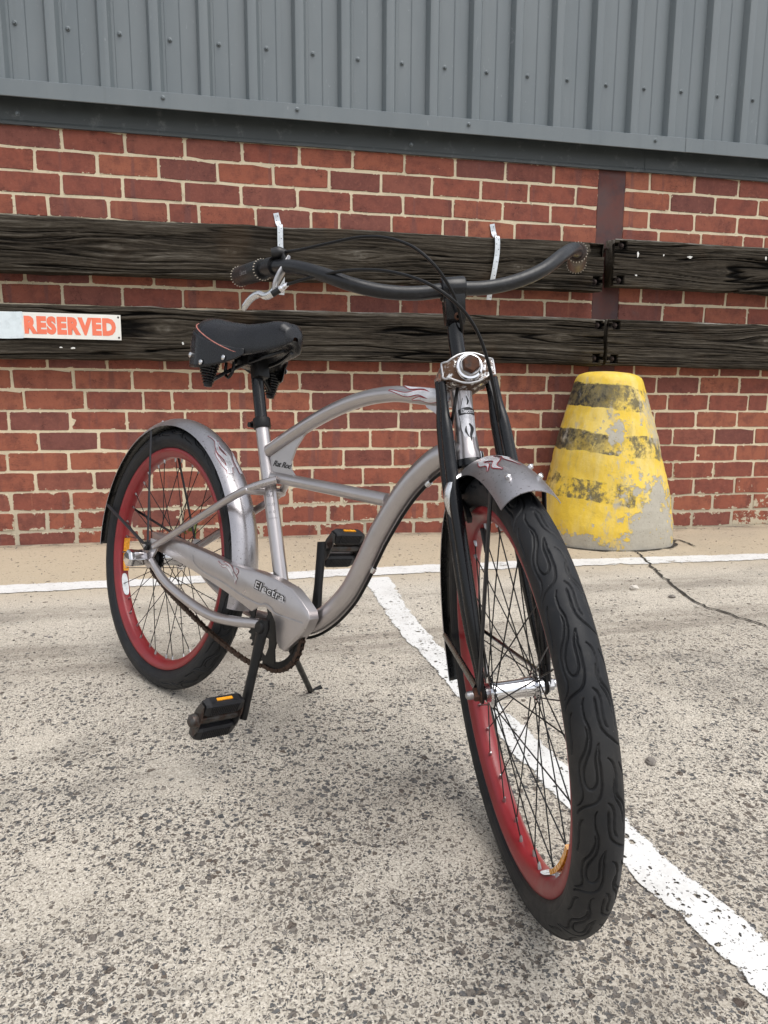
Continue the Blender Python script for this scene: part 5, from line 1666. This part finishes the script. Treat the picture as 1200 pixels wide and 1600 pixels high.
# rusty chain along the lower run and round the chainring
def chain_path():
    low = [(-0.010, -0.036), (0.1051, -0.04, -0.0726), (0.2843, -0.04, -0.1144), (0.4146, -0.04, -0.1315), (BBX-0.02, BBZ-0.0845)]
    low = [(p[0], p[-1]) for p in low]
    pts = [Vector((x, -0.0358, z)) for x, z in low]
    pts = crom(pts, 30)
    ring = [Vector((BBX+0.0845*math.cos(a), -0.0358, BBZ+0.0845*math.sin(a))) for a in np.linspace(R_(-100), R_(108), 60)]
    up = crom([ring[-1], Vector((0.36, -0.0358, 0.040)), Vector((0.2, -0.0358, 0.034)), Vector((0.0, -0.0358, 0.034))], 30)[1:]
    cog = [Vector((0.0345*math.cos(a), -0.0358, 0.0345*math.sin(a))) for a in np.linspace(R_(92), R_(265), 24)]
    return pts+ring+up+cog
cp = chain_path()
ln = [0.0]
for a, c in zip(cp, cp[1:]): ln.append(ln[-1]+(c-a).length)
b = MB()
nl = int(ln[-1]/0.0127)
def at_len(s_):
    i = min(len(ln)-2, max(0, int(np.searchsorted(ln, s_)-1)))
    f_ = (s_-ln[i])/max(1e-9, ln[i+1]-ln[i])
    return cp[i].lerp(cp[i+1], f_)
for i in range(nl):
    p0, p1 = at_len(i*0.0127), at_len((i+1)*0.0127)
    d = (p1-p0).normalized(); e = d.cross(Vector((0, 1, 0)))
    o_ = 0.0046 if i % 2 else 0.0030
    for s_ in (-1, 1):
        poly = [(-0.004, -0.0022), (-0.0018, -0.0044), (0.0025, -0.0033), (0.0102, -0.0033), (0.0145, -0.0044), (0.0167, -0.0022), (0.0167, 0.0022), (0.0145, 0.0044), (0.0102, 0.0033), (0.0025, 0.0033), (-0.0018, 0.0044), (-0.004, 0.0022)]
        b.prism(poly, lambda u, v_, t_: p0+d*u+e*v_+Vector((0, t_, 0)), s_*o_-0.0005, s_*o_+0.0005)
    b.lathe([(0.0036, -0.003), (0.0036, 0.003)], o=p0, n=8)
obj('chain', b, 'chain_rust', bike, LB, smooth=False, kind='stuff')
# rear sprocket, axle, chrome axle peg
b = MB()
pts = []
for i in range(18):
    for f_, rad in ((-0.3, 0.031), (-0.12, 0.038), (0.12, 0.038), (0.3, 0.031)):
        a = 2*math.pi*(i+f_)/18
        pts.append((rad*math.cos(a), rad*math.sin(a)))
b.prism(pts, lambda u, v_, t_: (u, t_, v_), -0.037, -0.0345)
b.lathe([(0.022, -0.036), (0.025, -0.041), (0.021, -0.046)], n=20)
obj('sprocket', b, 'black_metal', bike, LB, smooth=False)
b = MB()
b.lathe([(0.008, -0.060), (0.011, -0.062), (0.0175, -0.066), (0.0195, -0.074), (0.0215, -0.098), (0.0205, -0.106), (0.0150, -0.110), (0.0, -0.1105)], n=7)
obj('axle_peg', b, 'chrome', bike, LB, smooth=False, bevel=0.0018)
b = MB()
b.lathe([(0.011, 0.060), (0.011, 0.072), (0.005, 0.074), (0.005, 0.08)], n=6)
obj('axle_nut', b, 'dull_steel', bike, LB, smooth=False)
b = MB(); b.tube(crom([(0.0, 0.052, -0.004), (0.06, 0.054, -0.018), (0.15, 0.057, -0.046), (0.20, 0.0575, -0.058)], 6), [0.012, 0.009, 0.008, 0.008], n=10, flat=(1, 0.3), up=(0, 0, 1))
b.box((0.2, 0.0575, -0.063), (0.016, 0.005, 0.034))
obj('brake_arm', b, 'grimy_steel', bike, LB)
# kickstand
b = MB()
foot = Vector((0.296, 0.248, -0.2765))
ks0 = Vector((0.445, 0.026, -0.078))
dk = (foot-ks0).normalized(); ok_ = Vector((0.30, 0.80, 0.55)).normalized()
A_, C_k = foot-dk*0.016, foot+ok_*0.016
kp = [ks0, ks0.lerp(A_, 0.5)]+[A_*(1-u)**2+foot*2*u*(1-u)+C_k*u*u for u in (0, .2, .4, .6, .8, 1)]+[foot+ok_*0.028]
b.tube(kp, [0.0066]*(len(kp)-1)+[0.0058], n=12, up=(1, 0, 0))
b.box(ks0+Vector((0, -0.012, 0.006)), (0.05, 0.045, 0.018))
obj('kickstand', b, 'black_metal', bike, LB)

# ---- fenders
def fender(m4, a0, a1, r, hw, name, arc=62, n=70, lipdrop=0.0):
    """arched strip; a in degrees from forward"""
    na_ = 17
    def pt(a, b_, l_=0.0):
        # b_ in -1..1 across
        ph = b_*R_(arc)
        rr = hw/math.sin(R_(arc))
        rad = r-rr+(rr+l_)*math.cos(ph)
        return Vector((rad*math.cos(a), (rr+l_)*math.sin(ph), rad*math.sin(a)))
    b = MB()
    vs_ = []
    for i in range(n+1):
        a = R_(a0+(a1-a0)*i/n)
        for k_ in range(na_): vs_.append(pt(a, -1+2*k_/(na_-1)))
    fs = [(i*na_+k_, i*na_+k_+1, (i+1)*na_+k_+1, (i+1)*na_+k_) for i in range(n) for k_ in range(na_-1)]
    o = len(vs_)
    for i in range(n+1):
        a = R_(a0+(a1-a0)*i/n)
        for k_ in range(na_): vs_.append(pt(a, (-1+2*k_/(na_-1)), -0.0012))
    fin = [(o+i*na_+k_, o+(i+1)*na_+k_, o+(i+1)*na_+k_+1, o+i*na_+k_+1) for i in range(n) for k_ in range(na_-1)]
    rim_ = []
    for i in range(n):
        rim_ += [(i*na_, (i+1)*na_, o+(i+1)*na_, o+i*na_), (i*na_+na_-1, o+i*na_+na_-1, o+(i+1)*na_+na_-1, (i+1)*na_+na_-1)]
    for k_ in range(na_-1):
        rim_ += [(k_, o+k_, o+k_+1, k_+1), (n*na_+k_, n*na_+k_+1, o+n*na_+k_+1, o+n*na_+k_)]
    b.add(vs_, fs+fin+rim_)
    me = b.mesh(name, 'fender_paint', angle=40)
    me.materials.append(M['black_paint'])
    me.polygons.foreach_set('material_index', [1 if len(fs) <= i < len(fs)+len(fin) else 0 for i in range(len(me.polygons))])
    return link(name, me, bike, m4), pt
rf_o, rf_pt = fender(LB, -8.5, 184, 0.338, 0.0335, 'fender')
ff_o, ff_pt = fender(LF, 66.5, 200, 0.336, 0.0375, 'fender')
def rf_map(u, v_, l_): return rf_pt(R_(58)+u/0.338, v_/0.041, l_)
flames(rf_o, None, rf_map, [([(-0.085, -0.016), (-0.05, -0.010), (-0.015, -0.018), (0.02, -0.010), (0.045, -0.017)], [0.006, 0.0065, 0.004, 0.003, 0.0002]),
     ([(-0.085, -0.013), (-0.06, -0.022), (-0.03, -0.026), (-0.012, -0.024)], [0.004, 0.003, 0.002, 0.0002]),
     ([(-0.07, -0.006), (-0.035, -0.003), (0.0, -0.009), (0.02, -0.003)], [0.004, 0.004, 0.002, 0.0002]),
     ([(-0.085, 0.012), (-0.05, 0.010), (-0.01, 0.018), (0.03, 0.012)], [0.005, 0.005, 0.003, 0.0002])], line=0.0009)
def ffm(u, v_, l_): return ff_pt(R_(88)+u/0.334, v_/0.042, l_)
flames(ff_o, None, ffm, [([(0.05, -0.004), (0.02, -0.012), (-0.008, -0.008), (-0.03, -0.017), (-0.052, -0.013)], [0.010, 0.0075, 0.0045, 0.003, 0.0002]),
     ([(0.045, 0.006), (0.015, 0.010), (-0.012, 0.004), (-0.045, 0.011)], [0.009, 0.006, 0.0035, 0.0002]),
     ([(0.03, -0.018), (0.008, -0.024), (-0.012, -0.021), (-0.03, -0.027)], [0.005, 0.0035, 0.002, 0.0002])], line=0.0011)
def bolt_on(parent, p, nrm, r=0.0048):
    b = MB(); b.lathe([(r, 0), (r, 0.0035), (r*0.75, 0.0045)], o=p, ax=nrm, n=6)
    b.lathe([(r*0.5, 0.0045), (r*0.5, 0.0065)], o=p, ax=nrm, n=8)
    link('fender_bolt', b.mesh('fender_bolt', 'brushed_alloy', smooth=False), parent)
for bb_ in (-0.35, 0.55):
    p = ff_pt(R_(74), bb_); bolt_on(ff_o, p, ff_pt(R_(74), bb_, 0.01)-p, 0.004)
p = ff_pt(R_(84), 0.75); bolt_on(ff_o, p, ff_pt(R_(84), .75, 0.01)-p, 0.004)
for a_ in (108, 160):
    p = rf_pt(R_(a_), 0.0); bolt_on(rf_o, p, rf_pt(R_(a_), 0, 0.01)-p, 0.0045)
def stay(p0, p1, m4, wdt=0.0042, mat='flat_bar', name='fender_stay'):
    b = MB()
    p0, p1 = Vector(p0), Vector(p1)
    b.tube([p0, p0.lerp(p1, 0.5), p1], wdt, n=8, flat=(1.0, 0.45), up=(1, 0, 0.2))
    return obj(name, b, mat, bike, m4)
for s_ in (-1, 1):
    stay(rf_pt(R_(109), s_*0.92, -0.002), (0.006, s_*0.064, 0.034), LB)
    stay(rf_pt(R_(164), s_*0.92, -0.002), (0.0, s_*0.063, 0.028), LB)
    stay(ff_pt(R_(76), s_*0.94, -0.002), (0.004, s_*0.052, 0.004), LF, 0.0055)
    stay(ff_pt(R_(184), s_*0.96, -0.001), (-0.008, s_*0.053, 0.008), LF, 0.0062, 'black_paint')
b = MB()
for s_ in (-1,):
    b.lathe([(0.011, -0.0625), (0.011, -0.069), (0.006, -0.070)], o=(0.004, 0, 0.030), n=16)
obj('stay_bolt', b, 'black_metal', bike, LB)
b = MB(); b.lathe([(0.0048, 0), (0.0048, 0.003)], o=(0.004, -0.070, 0.030), ax=(0, -1, 0), n=6)
obj('stay_bolt', b, 'brushed_alloy', bike, LB)

# ---- front fork, triple clamp, stem, bar (front hub frame)
def axx(z): return -0.0225-0.348*z
fk = link('fork', None, bike, LF)
for s_ in (-1, 1):
    b = MB()
    b.tube(crom([(0.002, s_*0.0475, 0.0), (0.001, s_*0.0485, 0.055), (-0.014, s_*0.0495, 0.12), (-0.052, s_*0.0490, 0.22), (-0.090, s_*0.0465, 0.31), (-0.114, s_*0.044, 0.375), (-0.126, s_*0.042, 0.405), (-0.138, s_*0.040, 0.442)], 8), [0.0045, 0.0055, 0.0090, 0.0102, 0.0102, 0.0100, 0.0098, 0.0092, 0.0068, 0.0058, 0.0055], n=16)
    obj('strut', b, 'black_paint', fk)
    b = MB()
    b.tube(crom([(-0.004, s_*0.0475, 0.0), (-0.014, s_*0.0485, 0.05), (-0.040, s_*0.0490, 0.11), (-0.090, s_*0.0475, 0.22), (-0.128, s_*0.0455, 0.31), (-0.150, s_*0.0425, 0.38), (-0.160, s_*0.0410, 0.415), (-0.172, s_*0.039, 0.442)], 8), [0.0045, 0.006, 0.0098, 0.0112, 0.0112, 0.0110, 0.0105, 0.0098, 0.007, 0.0058, 0.0055], n=16)
    obj('blade', b, 'black_paint', fk)
    b = MB(); b.prism([(-0.014, 0.03), (0.010, 0.034), (0.010, 0.0), (0.004, -0.014), (-0.006, -0.014), (-0.012, 0.0)], lambda u, v_, t_: (u, t_, v_), s_*0.0455, s_*0.0495)
    obj('fork_end', b, 'black_metal', fk, smooth=False)
# crown and steerer
b = MB()
cr_z = 0.288
b.tube(crom([(-0.112, -0.044, cr_z-0.012), (-0.120, -0.02, cr_z-0.002), (-0.122, 0, cr_z), (-0.120, 0.02, cr_z-0.002), (-0.112, 0.044, cr_z-0.012)], 6), [0.010, 0.012, 0.014, 0.012, 0.010], n=16)
obj('crown', b, 'black_paint', fk)
b = MB()
b.lathe([(0.0205, -0.012), (0.0195, -0.006), (0.0165, 0.0), (0.0165, 0.03)], o=(axx(0.308), 0, 0.300), ax=(-0.3287, 0, 0.9444), n=26)
obj('steerer', b, 'chrome', fk)
# top clamp
cdir = Vector((-0.3287, 0, 0.9444)); cfw = Vector((0.9444, 0, 0.3287)); cy = Vector((0, 1, 0))
co = Vector((axx(0.446)+0.002, 0, 0.443))
def clm(u, v_, t_): return co+cfw*u+cy*v_+cdir*t_
b = MB()
half_c = [(-0.0405, -0.010), (-0.038, -0.0130), (-0.031, -0.0135), (-0.026, -0.0165), (-0.020, -0.0195), (-0.012, -0.0228), (0.0, -0.0242), (0.012, -0.0228), (0.020, -0.0195), (0.026, -0.0165), (0.031, -0.0135), (0.038, -0.0130), (0.0405, -0.010)]
prof_c = half_c+[(v_, -t_) for v_, t_ in half_c[::-1]]
def clf(v_, t_, u): return clm(u if u < 0 else u-13.0*max(0.0, abs(v_)-0.020)**2, v_, t_)
b.prism(prof_c, lambda v_, t_, u: clf(v_, t_, u), -0.022, 0.050)
tcl = obj('top_clamp', b, 'rusty_chrome', fk, bevel=0.003)
b = MB()
b.tube([clf(v_, t_, 0.0495) for v_, t_ in [(v_*0.985, t_*0.96) for v_, t_ in crom2(prof_c)]], 0.0018, n=8, closed=True)
link('clamp_rib', b.mesh('clamp_rib', 'dull_steel'), tcl)
bo = clm(0.048, 0.0, 0.0)
b = MB()
b.lathe([(0.0210, 0.0), (0.0210, 0.007), (0.0195, 0.0095), (0.0150, 0.0105)], o=bo, ax=cfw, n=36)
link('washer', b.mesh('washer', 'chrome'), tcl)
b = MB()
b.lathe([(0.0165, 0.008), (0.0165, 0.013), (0.0150, 0.0150)], o=bo, ax=cfw, n=32)
link('bolt_flange', b.mesh('bolt_flange', 'dull_steel'), tcl)
b = MB()
b.lathe([(0.0138, 0.012), (0.0138, 0.0215), (0.0122, 0.0235), (0.0, 0.0238)], o=bo, ax=cfw, n=6)
link('clamp_bolt', b.mesh('clamp_bolt', 'rust', smooth=False), tcl)
# stem
bar_c = Vector((-0.196, 0, 0.583))
b = MB()
b.tube(crom([(axx(0.45), 0, 0.45), (axx(0.50), 0, 0.50), (-0.203, 0, 0.532), (-0.201, 0, 0.556), bar_c], 8), [0.0125, 0.0125, 0.0118, 0.0125, 0.0165], n=18, flat=(1.0, 1.05))
b.lathe([(0.0175, -0.019), (0.0185, -0.017), (0.0185, 0.017), (0.0175, 0.019)], o=bar_c, n=24)
b.prism([(-0.012, -0.052), (0.0, -0.056), (0.012, -0.046), (0.016, -0.012), (0.012, 0.012), (-0.012, 0.014), (-0.017, -0.01)], lambda u, v_, t_: bar_c+Vector((u, t_, v_)), -0.0155, 0.0155)
stm = obj('stem', b, 'black_paint', fk, bevel=0.0012)
b = MB(); b.lathe([(0.0058, 0), (0.0058, 0.005), (0.003, 0.0055), (0.003, 0.002)], o=bar_c+Vector((0.010, 0.002, -0.042)), ax=(0.95, 0, -0.3), n=12)
link('stem_bolt', b.mesh('stem_bolt', 'rust'), stm)
bar_half = [(-0.196, 0.0, 0.583), (-0.198, 0.055, 0.581), (-0.202, 0.107, 0.588), (-0.215, 0.155, 0.604), (-0.250, 0.202, 0.630), (-0.302, 0.245, 0.652), (-0.375, 0.287, 0.664), (-0.455, 0.322, 0.665)]
drop = [0, 0, 0, 0, 0.001, 0.006, 0.011, 0.014]
pts = [Vector((x, -y, z)) for x, y, z in bar_half[::-1]]+[Vector((p[0], p[1]-d_*0.6, p[2]-d_)) for p, d_ in zip(bar_half[1:], drop[1:])]
b = MB(); b.tube(crom(pts, 8), 0.0112, n=18)
hb = obj('handlebar', b, 'scuffed_bar', bike, LF)
for s_, mat in ((-1, 'grip_leather'), (1, 'worn_leather')):
    g0, g1 = Vector((-0.385, s_*0.2915, 0.6645)), Vector((-0.490, s_*0.339, 0.672))
    if s_ > 0: g0, g1 = Vector((-0.380, 0.283, 0.653)), Vector((-0.480, 0.322, 0.646))
    b = MB()
    b.tube([g0, g0.lerp(g1, 0.03), g0.lerp(g1, 0.5), g0.lerp(g1, 0.95), g1, g1+(g1-g0)*0.01], [0.0155, 0.0178, 0.0182, 0.0178, 0.0165, 0.010], n=22)
    gp = obj('grip', b, mat, bike, LF)
    d = (g1-g0).normalized()
    # whip stitching round both ends and along the seam
    b = MB()
    e1 = d.cross(Vector((0, 0, 1))).normalized(); e2 = d.cross(e1)
    for f_ in (0.02, 0.99):
        c = g0.lerp(g1, f_)
        for k_ in range(22):
            th = 2*math.pi*k_/22
            q = c+(e1*math.cos(th)+e2*math.sin(th))*0.0178
            b.tube([q-d*0.0024, q+(e1*math.cos(th)+e2*math.sin(th))*0.0008, q+d*0.0024], 0.0008, n=5)
    for k_ in range(26):
        q = g0.lerp(g1, 0.03+0.94*k_/25)-e2*0.0 + (Vector((0, 0, 1))*0.85+e1*(0.5 if s_ < 0 else -0.5)).normalized()*0.0183
        b.tube([q-e1*0.0025-d*0.0015, q+e1*0.0025+d*0.0015], 0.0010, n=5)
    link('stitching', b.mesh('stitching', 'stitch'), gp)
    if s_ < 0:
        me = text_mesh('Electra', 0.012, shear=0.2)
        cc_ = g0.lerp(g1, 0.45)
        tocam = Vector((0.55, -0.8, 0.0)); tocam = (tocam-d*tocam.dot(d)).normalized()
        upv = tocam.cross(d).normalized()
        if upv.z < 0: upv = -upv
        def gm(x, y, z):
            th = y/0.0184
            return cc_-d*x+(tocam*math.cos(th)+upv*math.sin(th))*0.0187
        map_mesh(me, gm, 'ink_grey')
        link('grip_lettering', me, gp)
# brake lever (right grip side)
lv = link('brake_lever', None, bike, LF)
p_c = Vector((-0.352, -0.274, 0.662))
bd = Vector((-0.86, -0.50, 0.08)).normalized()
b = MB(); b.tube([p_c-bd*0.010, p_c+bd*0.012], 0.0165, n=18)
b.tube(crom([(-0.335, -0.2741, 0.6811), (-0.335, -0.2612, 0.6812), (-0.335, -0.2486, 0.6783)], 4), [0.008, 0.0105, 0.006], n=12)
b.tube(crom([(-0.335, -0.2563, 0.6767), (-0.325, -0.253, 0.6581), (-0.318, -0.2613, 0.6411), (-0.315, -0.2715, 0.6269)], 5), [0.008, 0.008, 0.0085, 0.0085], n=12, flat=(1, 0.6))
obj('lever_clamp', b, 'plastic', lv)
b = MB(); b.tube(crom([(-0.322, -0.245, 0.6715), (-0.312, -0.2531, 0.6559), (-0.308, -0.2631, 0.6427), (-0.306, -0.2723, 0.6277), (-0.306, -0.2748, 0.6156)], 5), [0.004, 0.0065, 0.0075, 0.0065, 0.006], n=12, flat=(1, 0.55))
obj('lever_arm', b, 'dull_steel', lv)
b = MB(); b.tube(crom([(-0.312, -0.273, 0.6224), (-0.318, -0.2817, 0.6136), (-0.33, -0.293, 0.6119), (-0.345, -0.3038, 0.6178), (-0.36, -0.317, 0.6144), (-0.375, -0.3302, 0.6044), (-0.38, -0.3345, 0.5987)], 6), [0.006, 0.0068, 0.0062, 0.0062, 0.0066, 0.0066, 0.005], n=12, flat=(1, 0.6))
obj('lever_blade', b, 'brushed_alloy', lv)
b = MB(); b.tube([(-0.305, -0.2806, 0.6107), (-0.302, -0.266, 0.6174)], [0.0055, 0.0055], n=12)
obj('lever_pivot', b, 'plastic', lv)
b = MB(); b.tube(crom([(-0.302, -0.2672, 0.6165), (-0.301, -0.2626, 0.6191), (-0.3, -0.2581, 0.6217), (-0.299, -0.2525, 0.6242)], 3), [0.0055, 0.0062, 0.0048, 0.0052, 0.004, 0.0036], n=12)
obj('barrel_adjuster', b, 'chrome', lv)
# cables
def cable(pts, r=0.0026, name='brake_cable'):
    b = MB(); b.tube(crom(pts, 10), r, n=8)
    return obj(name, b, 'cable_black', bike, LF)
cable([(-0.33, -0.2504, 0.6806), (-0.29, -0.2203, 0.6759), (-0.25, -0.1754, 0.6749), (-0.22, -0.1373, 0.6739), (-0.19, -0.1018, 0.6653), (-0.165, -0.068, 0.6469), (-0.15, -0.0437, 0.6223), (-0.15, -0.0235, 0.5953), (-0.16, -0.0051, 0.5628), (-0.185, 0.0072, 0.5263), (-0.212, 0.0112, 0.4934), (-0.216, 0.0067, 0.4635), (-0.175, -0.0067, 0.4414), (-0.125, -0.0231, 0.4201), (-0.115, -0.0324, 0.3926), (-0.15, -0.0326, 0.365), (-0.19, -0.0335, 0.3342), (-0.24, -0.0342, 0.287)])
cable([(-0.299, -0.2547, 0.6233), (-0.27, -0.2317, 0.6243), (-0.23, -0.1919, 0.625), (-0.19, -0.1552, 0.6215), (-0.14, -0.1135, 0.6093), (-0.1, -0.0746, 0.5894), (-0.08, -0.0436, 0.5668), (-0.08, -0.0136, 0.5375), (-0.09, 0.0081, 0.5038), (-0.1, 0.0216, 0.467), (-0.105, 0.0292, 0.4293), (-0.11, 0.035, 0.391), (-0.115, 0.0409, 0.3517), (-0.12, 0.0461, 0.3313), (-0.125, 0.044, 0.3064)])
# front caliper brake
for s_ in (-1, 1):
    b = MB()
    pts = [(-0.09, -0.0156, 0.3066), (-0.088, -0.0298, 0.3055), (-0.084, -0.0447, 0.3009), (-0.08, -0.054, 0.2909), (-0.078, -0.0586, 0.2746), (-0.076, -0.0557, 0.2564), (-0.078, -0.047, 0.2377)]
    pts = [Vector((p[0], p[1]*(-s_), p[2])) for p in pts]
    b.tube(crom(pts, 6), [0.007, 0.0075, 0.0075, 0.0075, 0.0075, 0.007, 0.006], n=12, flat=(1.0, 0.65), up=(1, 0, 0))
    ca = obj('caliper_arm', b, 'brushed_alloy', bike, LF)
    p = pts[-1]
    b = MB(); b.tube([p+Vector((0, 0, 0.006)), p+Vector((0.008, s_*-0.004, -0.035))], [0.005, 0.0042], n=8)
    link('pad_post', b.mesh('pad_post', 'chrome'), ca)
    b = MB(); b.box((-0.10, s_*0.0265, 0.248), (0.045, 0.008, 0.012), Matrix.Rotation(R_(30), 3, 'Y'))
    link('brake_pad', b.mesh('brake_pad', 'plastic', bevel=0.002), ca)
# front axle nuts
for s_ in (-1, 1):
    b = MB(); b.lathe([(0.0095, 0.0500), (0.0095, 0.0585), (0.0075, 0.060)], ax=(0, s_, 0), n=6)
    b.lathe([(0.0125, 0.0495), (0.0125, 0.0512)], ax=(0, s_, 0), n=18)
    nut = obj('axle_nut', b, 'rust' if s_ < 0 else 'dull_steel', bike, LF, smooth=False)
    b = MB(); b.lathe([(0.0062, 0.058), (0.0066, 0.064), (0.0055, 0.0685), (0.003, 0.0705), (0.0, 0.071)], ax=(0, s_, 0), n=14)
    link('axle_cap', b.mesh('axle_cap', 'dull_steel'), nut)
    b = MB(); b.lathe([(0.010, 0.0435), (0.010, 0.0455)], ax=(0, s_, 0), n=14)
    link('cone', b.mesh('cone', 'black_metal'), nut)

# ---- saddle and seat post
b = MB(); b.tube([(0.318, 0, 0.335), (0.268, 0, 0.468)], 0.0128, n=18)
b.tube([(0.269, 0, 0.465), (0.266, 0, 0.474), (0.262, 0, 0.486)], [0.0128, 0.0155, 0.011], n=18)
obj('seat_post', b, 'black_paint', bike, LB)
b = MB()
ax = Vector((-0.35, 0, 0.937))
b.lathe([(0.0172, -0.012), (0.0182, -0.010), (0.0182, 0.008), (0.0172, 0.010)], o=(0.3145, 0, 0.345), ax=ax, n=22)
b.box((0.298, 0.0, 0.340), (0.022, 0.016, 0.014))
b.lathe([(0.0055, -0.015), (0.0055, 0.015)], o=(0.290, 0, 0.339), ax=(0, 1, 0), n=12)
obj('seat_clamp', b, 'black_metal', bike, LB)
xs_s = [0.128, 0.134, 0.150, 0.180, 0.210, 0.245, 0.285, 0.320, 0.352, 0.376, 0.390, 0.396]
wd_s = [0.020, 0.055, 0.088, 0.107, 0.109, 0.093, 0.065, 0.047, 0.039, 0.033, 0.023, 0.006]
tp_s = [0.520, 0.541, 0.555, 0.5585, 0.5555, 0.549, 0.5455, 0.549, 0.5525, 0.549, 0.538, 0.520]
bt_s = [0.478, 0.470, 0.466, 0.464, 0.465, 0.469, 0.476, 0.482, 0.487, 0.493, 0.502, 0.512]
SECT = [(0.0, 0.985), (0.22, 1.0), (0.45, 0.985), (0.66, 0.93), (0.82, 0.83), (0.93, 0.68), (0.985, 0.50), (1.0, 0.30), (0.985, 0.12), (0.95, 0.0), (0.80, -0.02), (0.4, 0.10), (0.0, 0.14)]
def sad(x, sec, sgn=1, l_=0.0):
    w_, t_, bo_ = np.interp(x, xs_s, wd_s), np.interp(x, xs_s, tp_s), np.interp(x, xs_s, bt_s)
    q = sec*(len(SECT)-1)
    yf = np.interp(q, range(len(SECT)), [s_[0] for s_ in SECT]); zf = np.interp(q, range(len(SECT)), [s_[1] for s_ in SECT])
    cr_ = 0.010*max(0.0, 1-abs(yf)*1.8)*max(0, 1-abs((x-0.24)/0.13)**2)
    return Vector((x, sgn*(w_*yf+l_*min(1, yf*1.2)), bo_+(t_-bo_)*zf-cr_+l_*(zf-0.4)))
b = MB()
xx = crom([(x, 0, 0) for x in xs_s], 4)
def sfn(u, v_):
    x = xx[min(len(xx)-1, int(round(u*(len(xx)-1))))].x
    if v_ <= 0.5: return sad(x, v_*2, 1)
    return sad(x, (1-v_)*2, -1)
b.grid(sfn, len(xx), 64, cv=True)
me = b.mesh('saddle', 'leather', angle=180)
sdl = link('saddle', me, bike, LB)
sm_ = sdl.modifiers.new('smooth', 'SUBSURF'); sm_.levels = 1; sm_.render_levels = 1
for s_ in (-1, 1):
    b = MB()
    path = [sad(0.136, 0.20, s_, 0.001), sad(0.146, 0.28, s_, 0.0015), sad(0.165, 0.36, s_, 0.0015), sad(0.190, 0.43, s_, 0.0015), sad(0.220, 0.50, s_, 0.0015), sad(0.25, 0.58, s_, 0.0015), sad(0.28, 0.68, s_, 0.0015), sad(0.30, 0.74, s_, 0.001)]
    b.tube(crom(path, 6), 0.0013, n=6)
    link('piping', b.mesh('piping', 'piping'), sdl)
    # riveted side skirt
    b = MB()
    nu, nv = 26, 10
    th_ = []
    def fl2(u, v_):
        x = 0.134+0.170*u
        p0 = sad(x, 0.40+0.26*u, s_, 0.0022)
        lobe = 0.023*max(0, math.sin(math.pi*min(1, u**0.9)))**0.75
        p1 = sad(x, 0.745, s_, 0.0035)+Vector((0, 0, -lobe))
        return p0.lerp(p1, v_)
    b.grid(fl2, nu, nv)
    sk = link('skirt', b.mesh('skirt', 'leather', angle=180), sdl)
    md = sk.modifiers.new('thick', 'SOLIDIFY'); md.thickness = 0.0025
    for ru, rv in ((0.30, 0.66), (0.52, 0.84), (0.78, 0.72)):
        p = fl2(ru, rv); nn = Vector((-0.3 if ru < 0.2 else 0.1, s_, 0.05)).normalized()
        b = MB(); b.lathe([(0.0058, 0), (0.0054, 0.0016), (0.0033, 0.003), (0.0, 0.0034)], o=p+nn*0.0015, ax=nn, n=16)
        link('rivet', b.mesh('rivet', 'brushed_alloy'), sdl)
    # conical spring
    b = MB()
    sp0 = Vector((0.215, s_*0.080, 0.462))
    pts = []
    for k_ in range(12*9+1):
        a = 2*math.pi*k_/12; f_ = k_/(12*9)
        r = 0.023*(1-f_)+0.0085*f_
        pts.append(sp0+Vector((r*math.cos(a)+0.006*f_, r*math.sin(a), -0.050*f_)))
    b.tube(pts, 0.0027, n=6)
    b.lathe([(0.0085, -0.046), (0.0095, -0.049), (0.0085, -0.056), (0.004, -0.057)], o=sp0+Vector((0.006, 0, 0)), ax=(0, 0, 1), n=12)
    link('spring', b.mesh('spring', 'black_paint'), sdl)
    b = MB(); b.tube(crom([sp0+Vector((0.01, 0, -0.045)), (0.240, s_*0.040, 0.448), (0.262, s_*0.026, 0.462), (0.32, s_*0.022, 0.476), (0.375, s_*0.010, 0.492)], 6), 0.0042, n=8)
    link('rail', b.mesh('rail', 'black_paint'), sdl)
b = MB(); b.box((0.262, 0, 0.474), (0.040, 0.060, 0.026)); b.box((0.285, 0, 0.462), (0.022, 0.03, 0.05), Matrix.Rotation(R_(-20), 3, 'Y'))
b.lathe([(0.008, -0.042), (0.008, 0.042)], o=(0.255, 0, 0.468), n=12)
link('saddle_clamp', b.mesh('saddle_clamp', 'black_metal', bevel=0.003), sdl)
b = MB(); b.tube(crom([(0.225, -0.045, 0.463), (0.228, -0.046, 0.44), (0.24, -0.045, 0.432), (0.25, -0.043, 0.445), (0.25, -0.042, 0.465)], 6), 0.0035, n=8)
link('bag_loop', b.mesh('bag_loop', 'black_paint'), sdl)
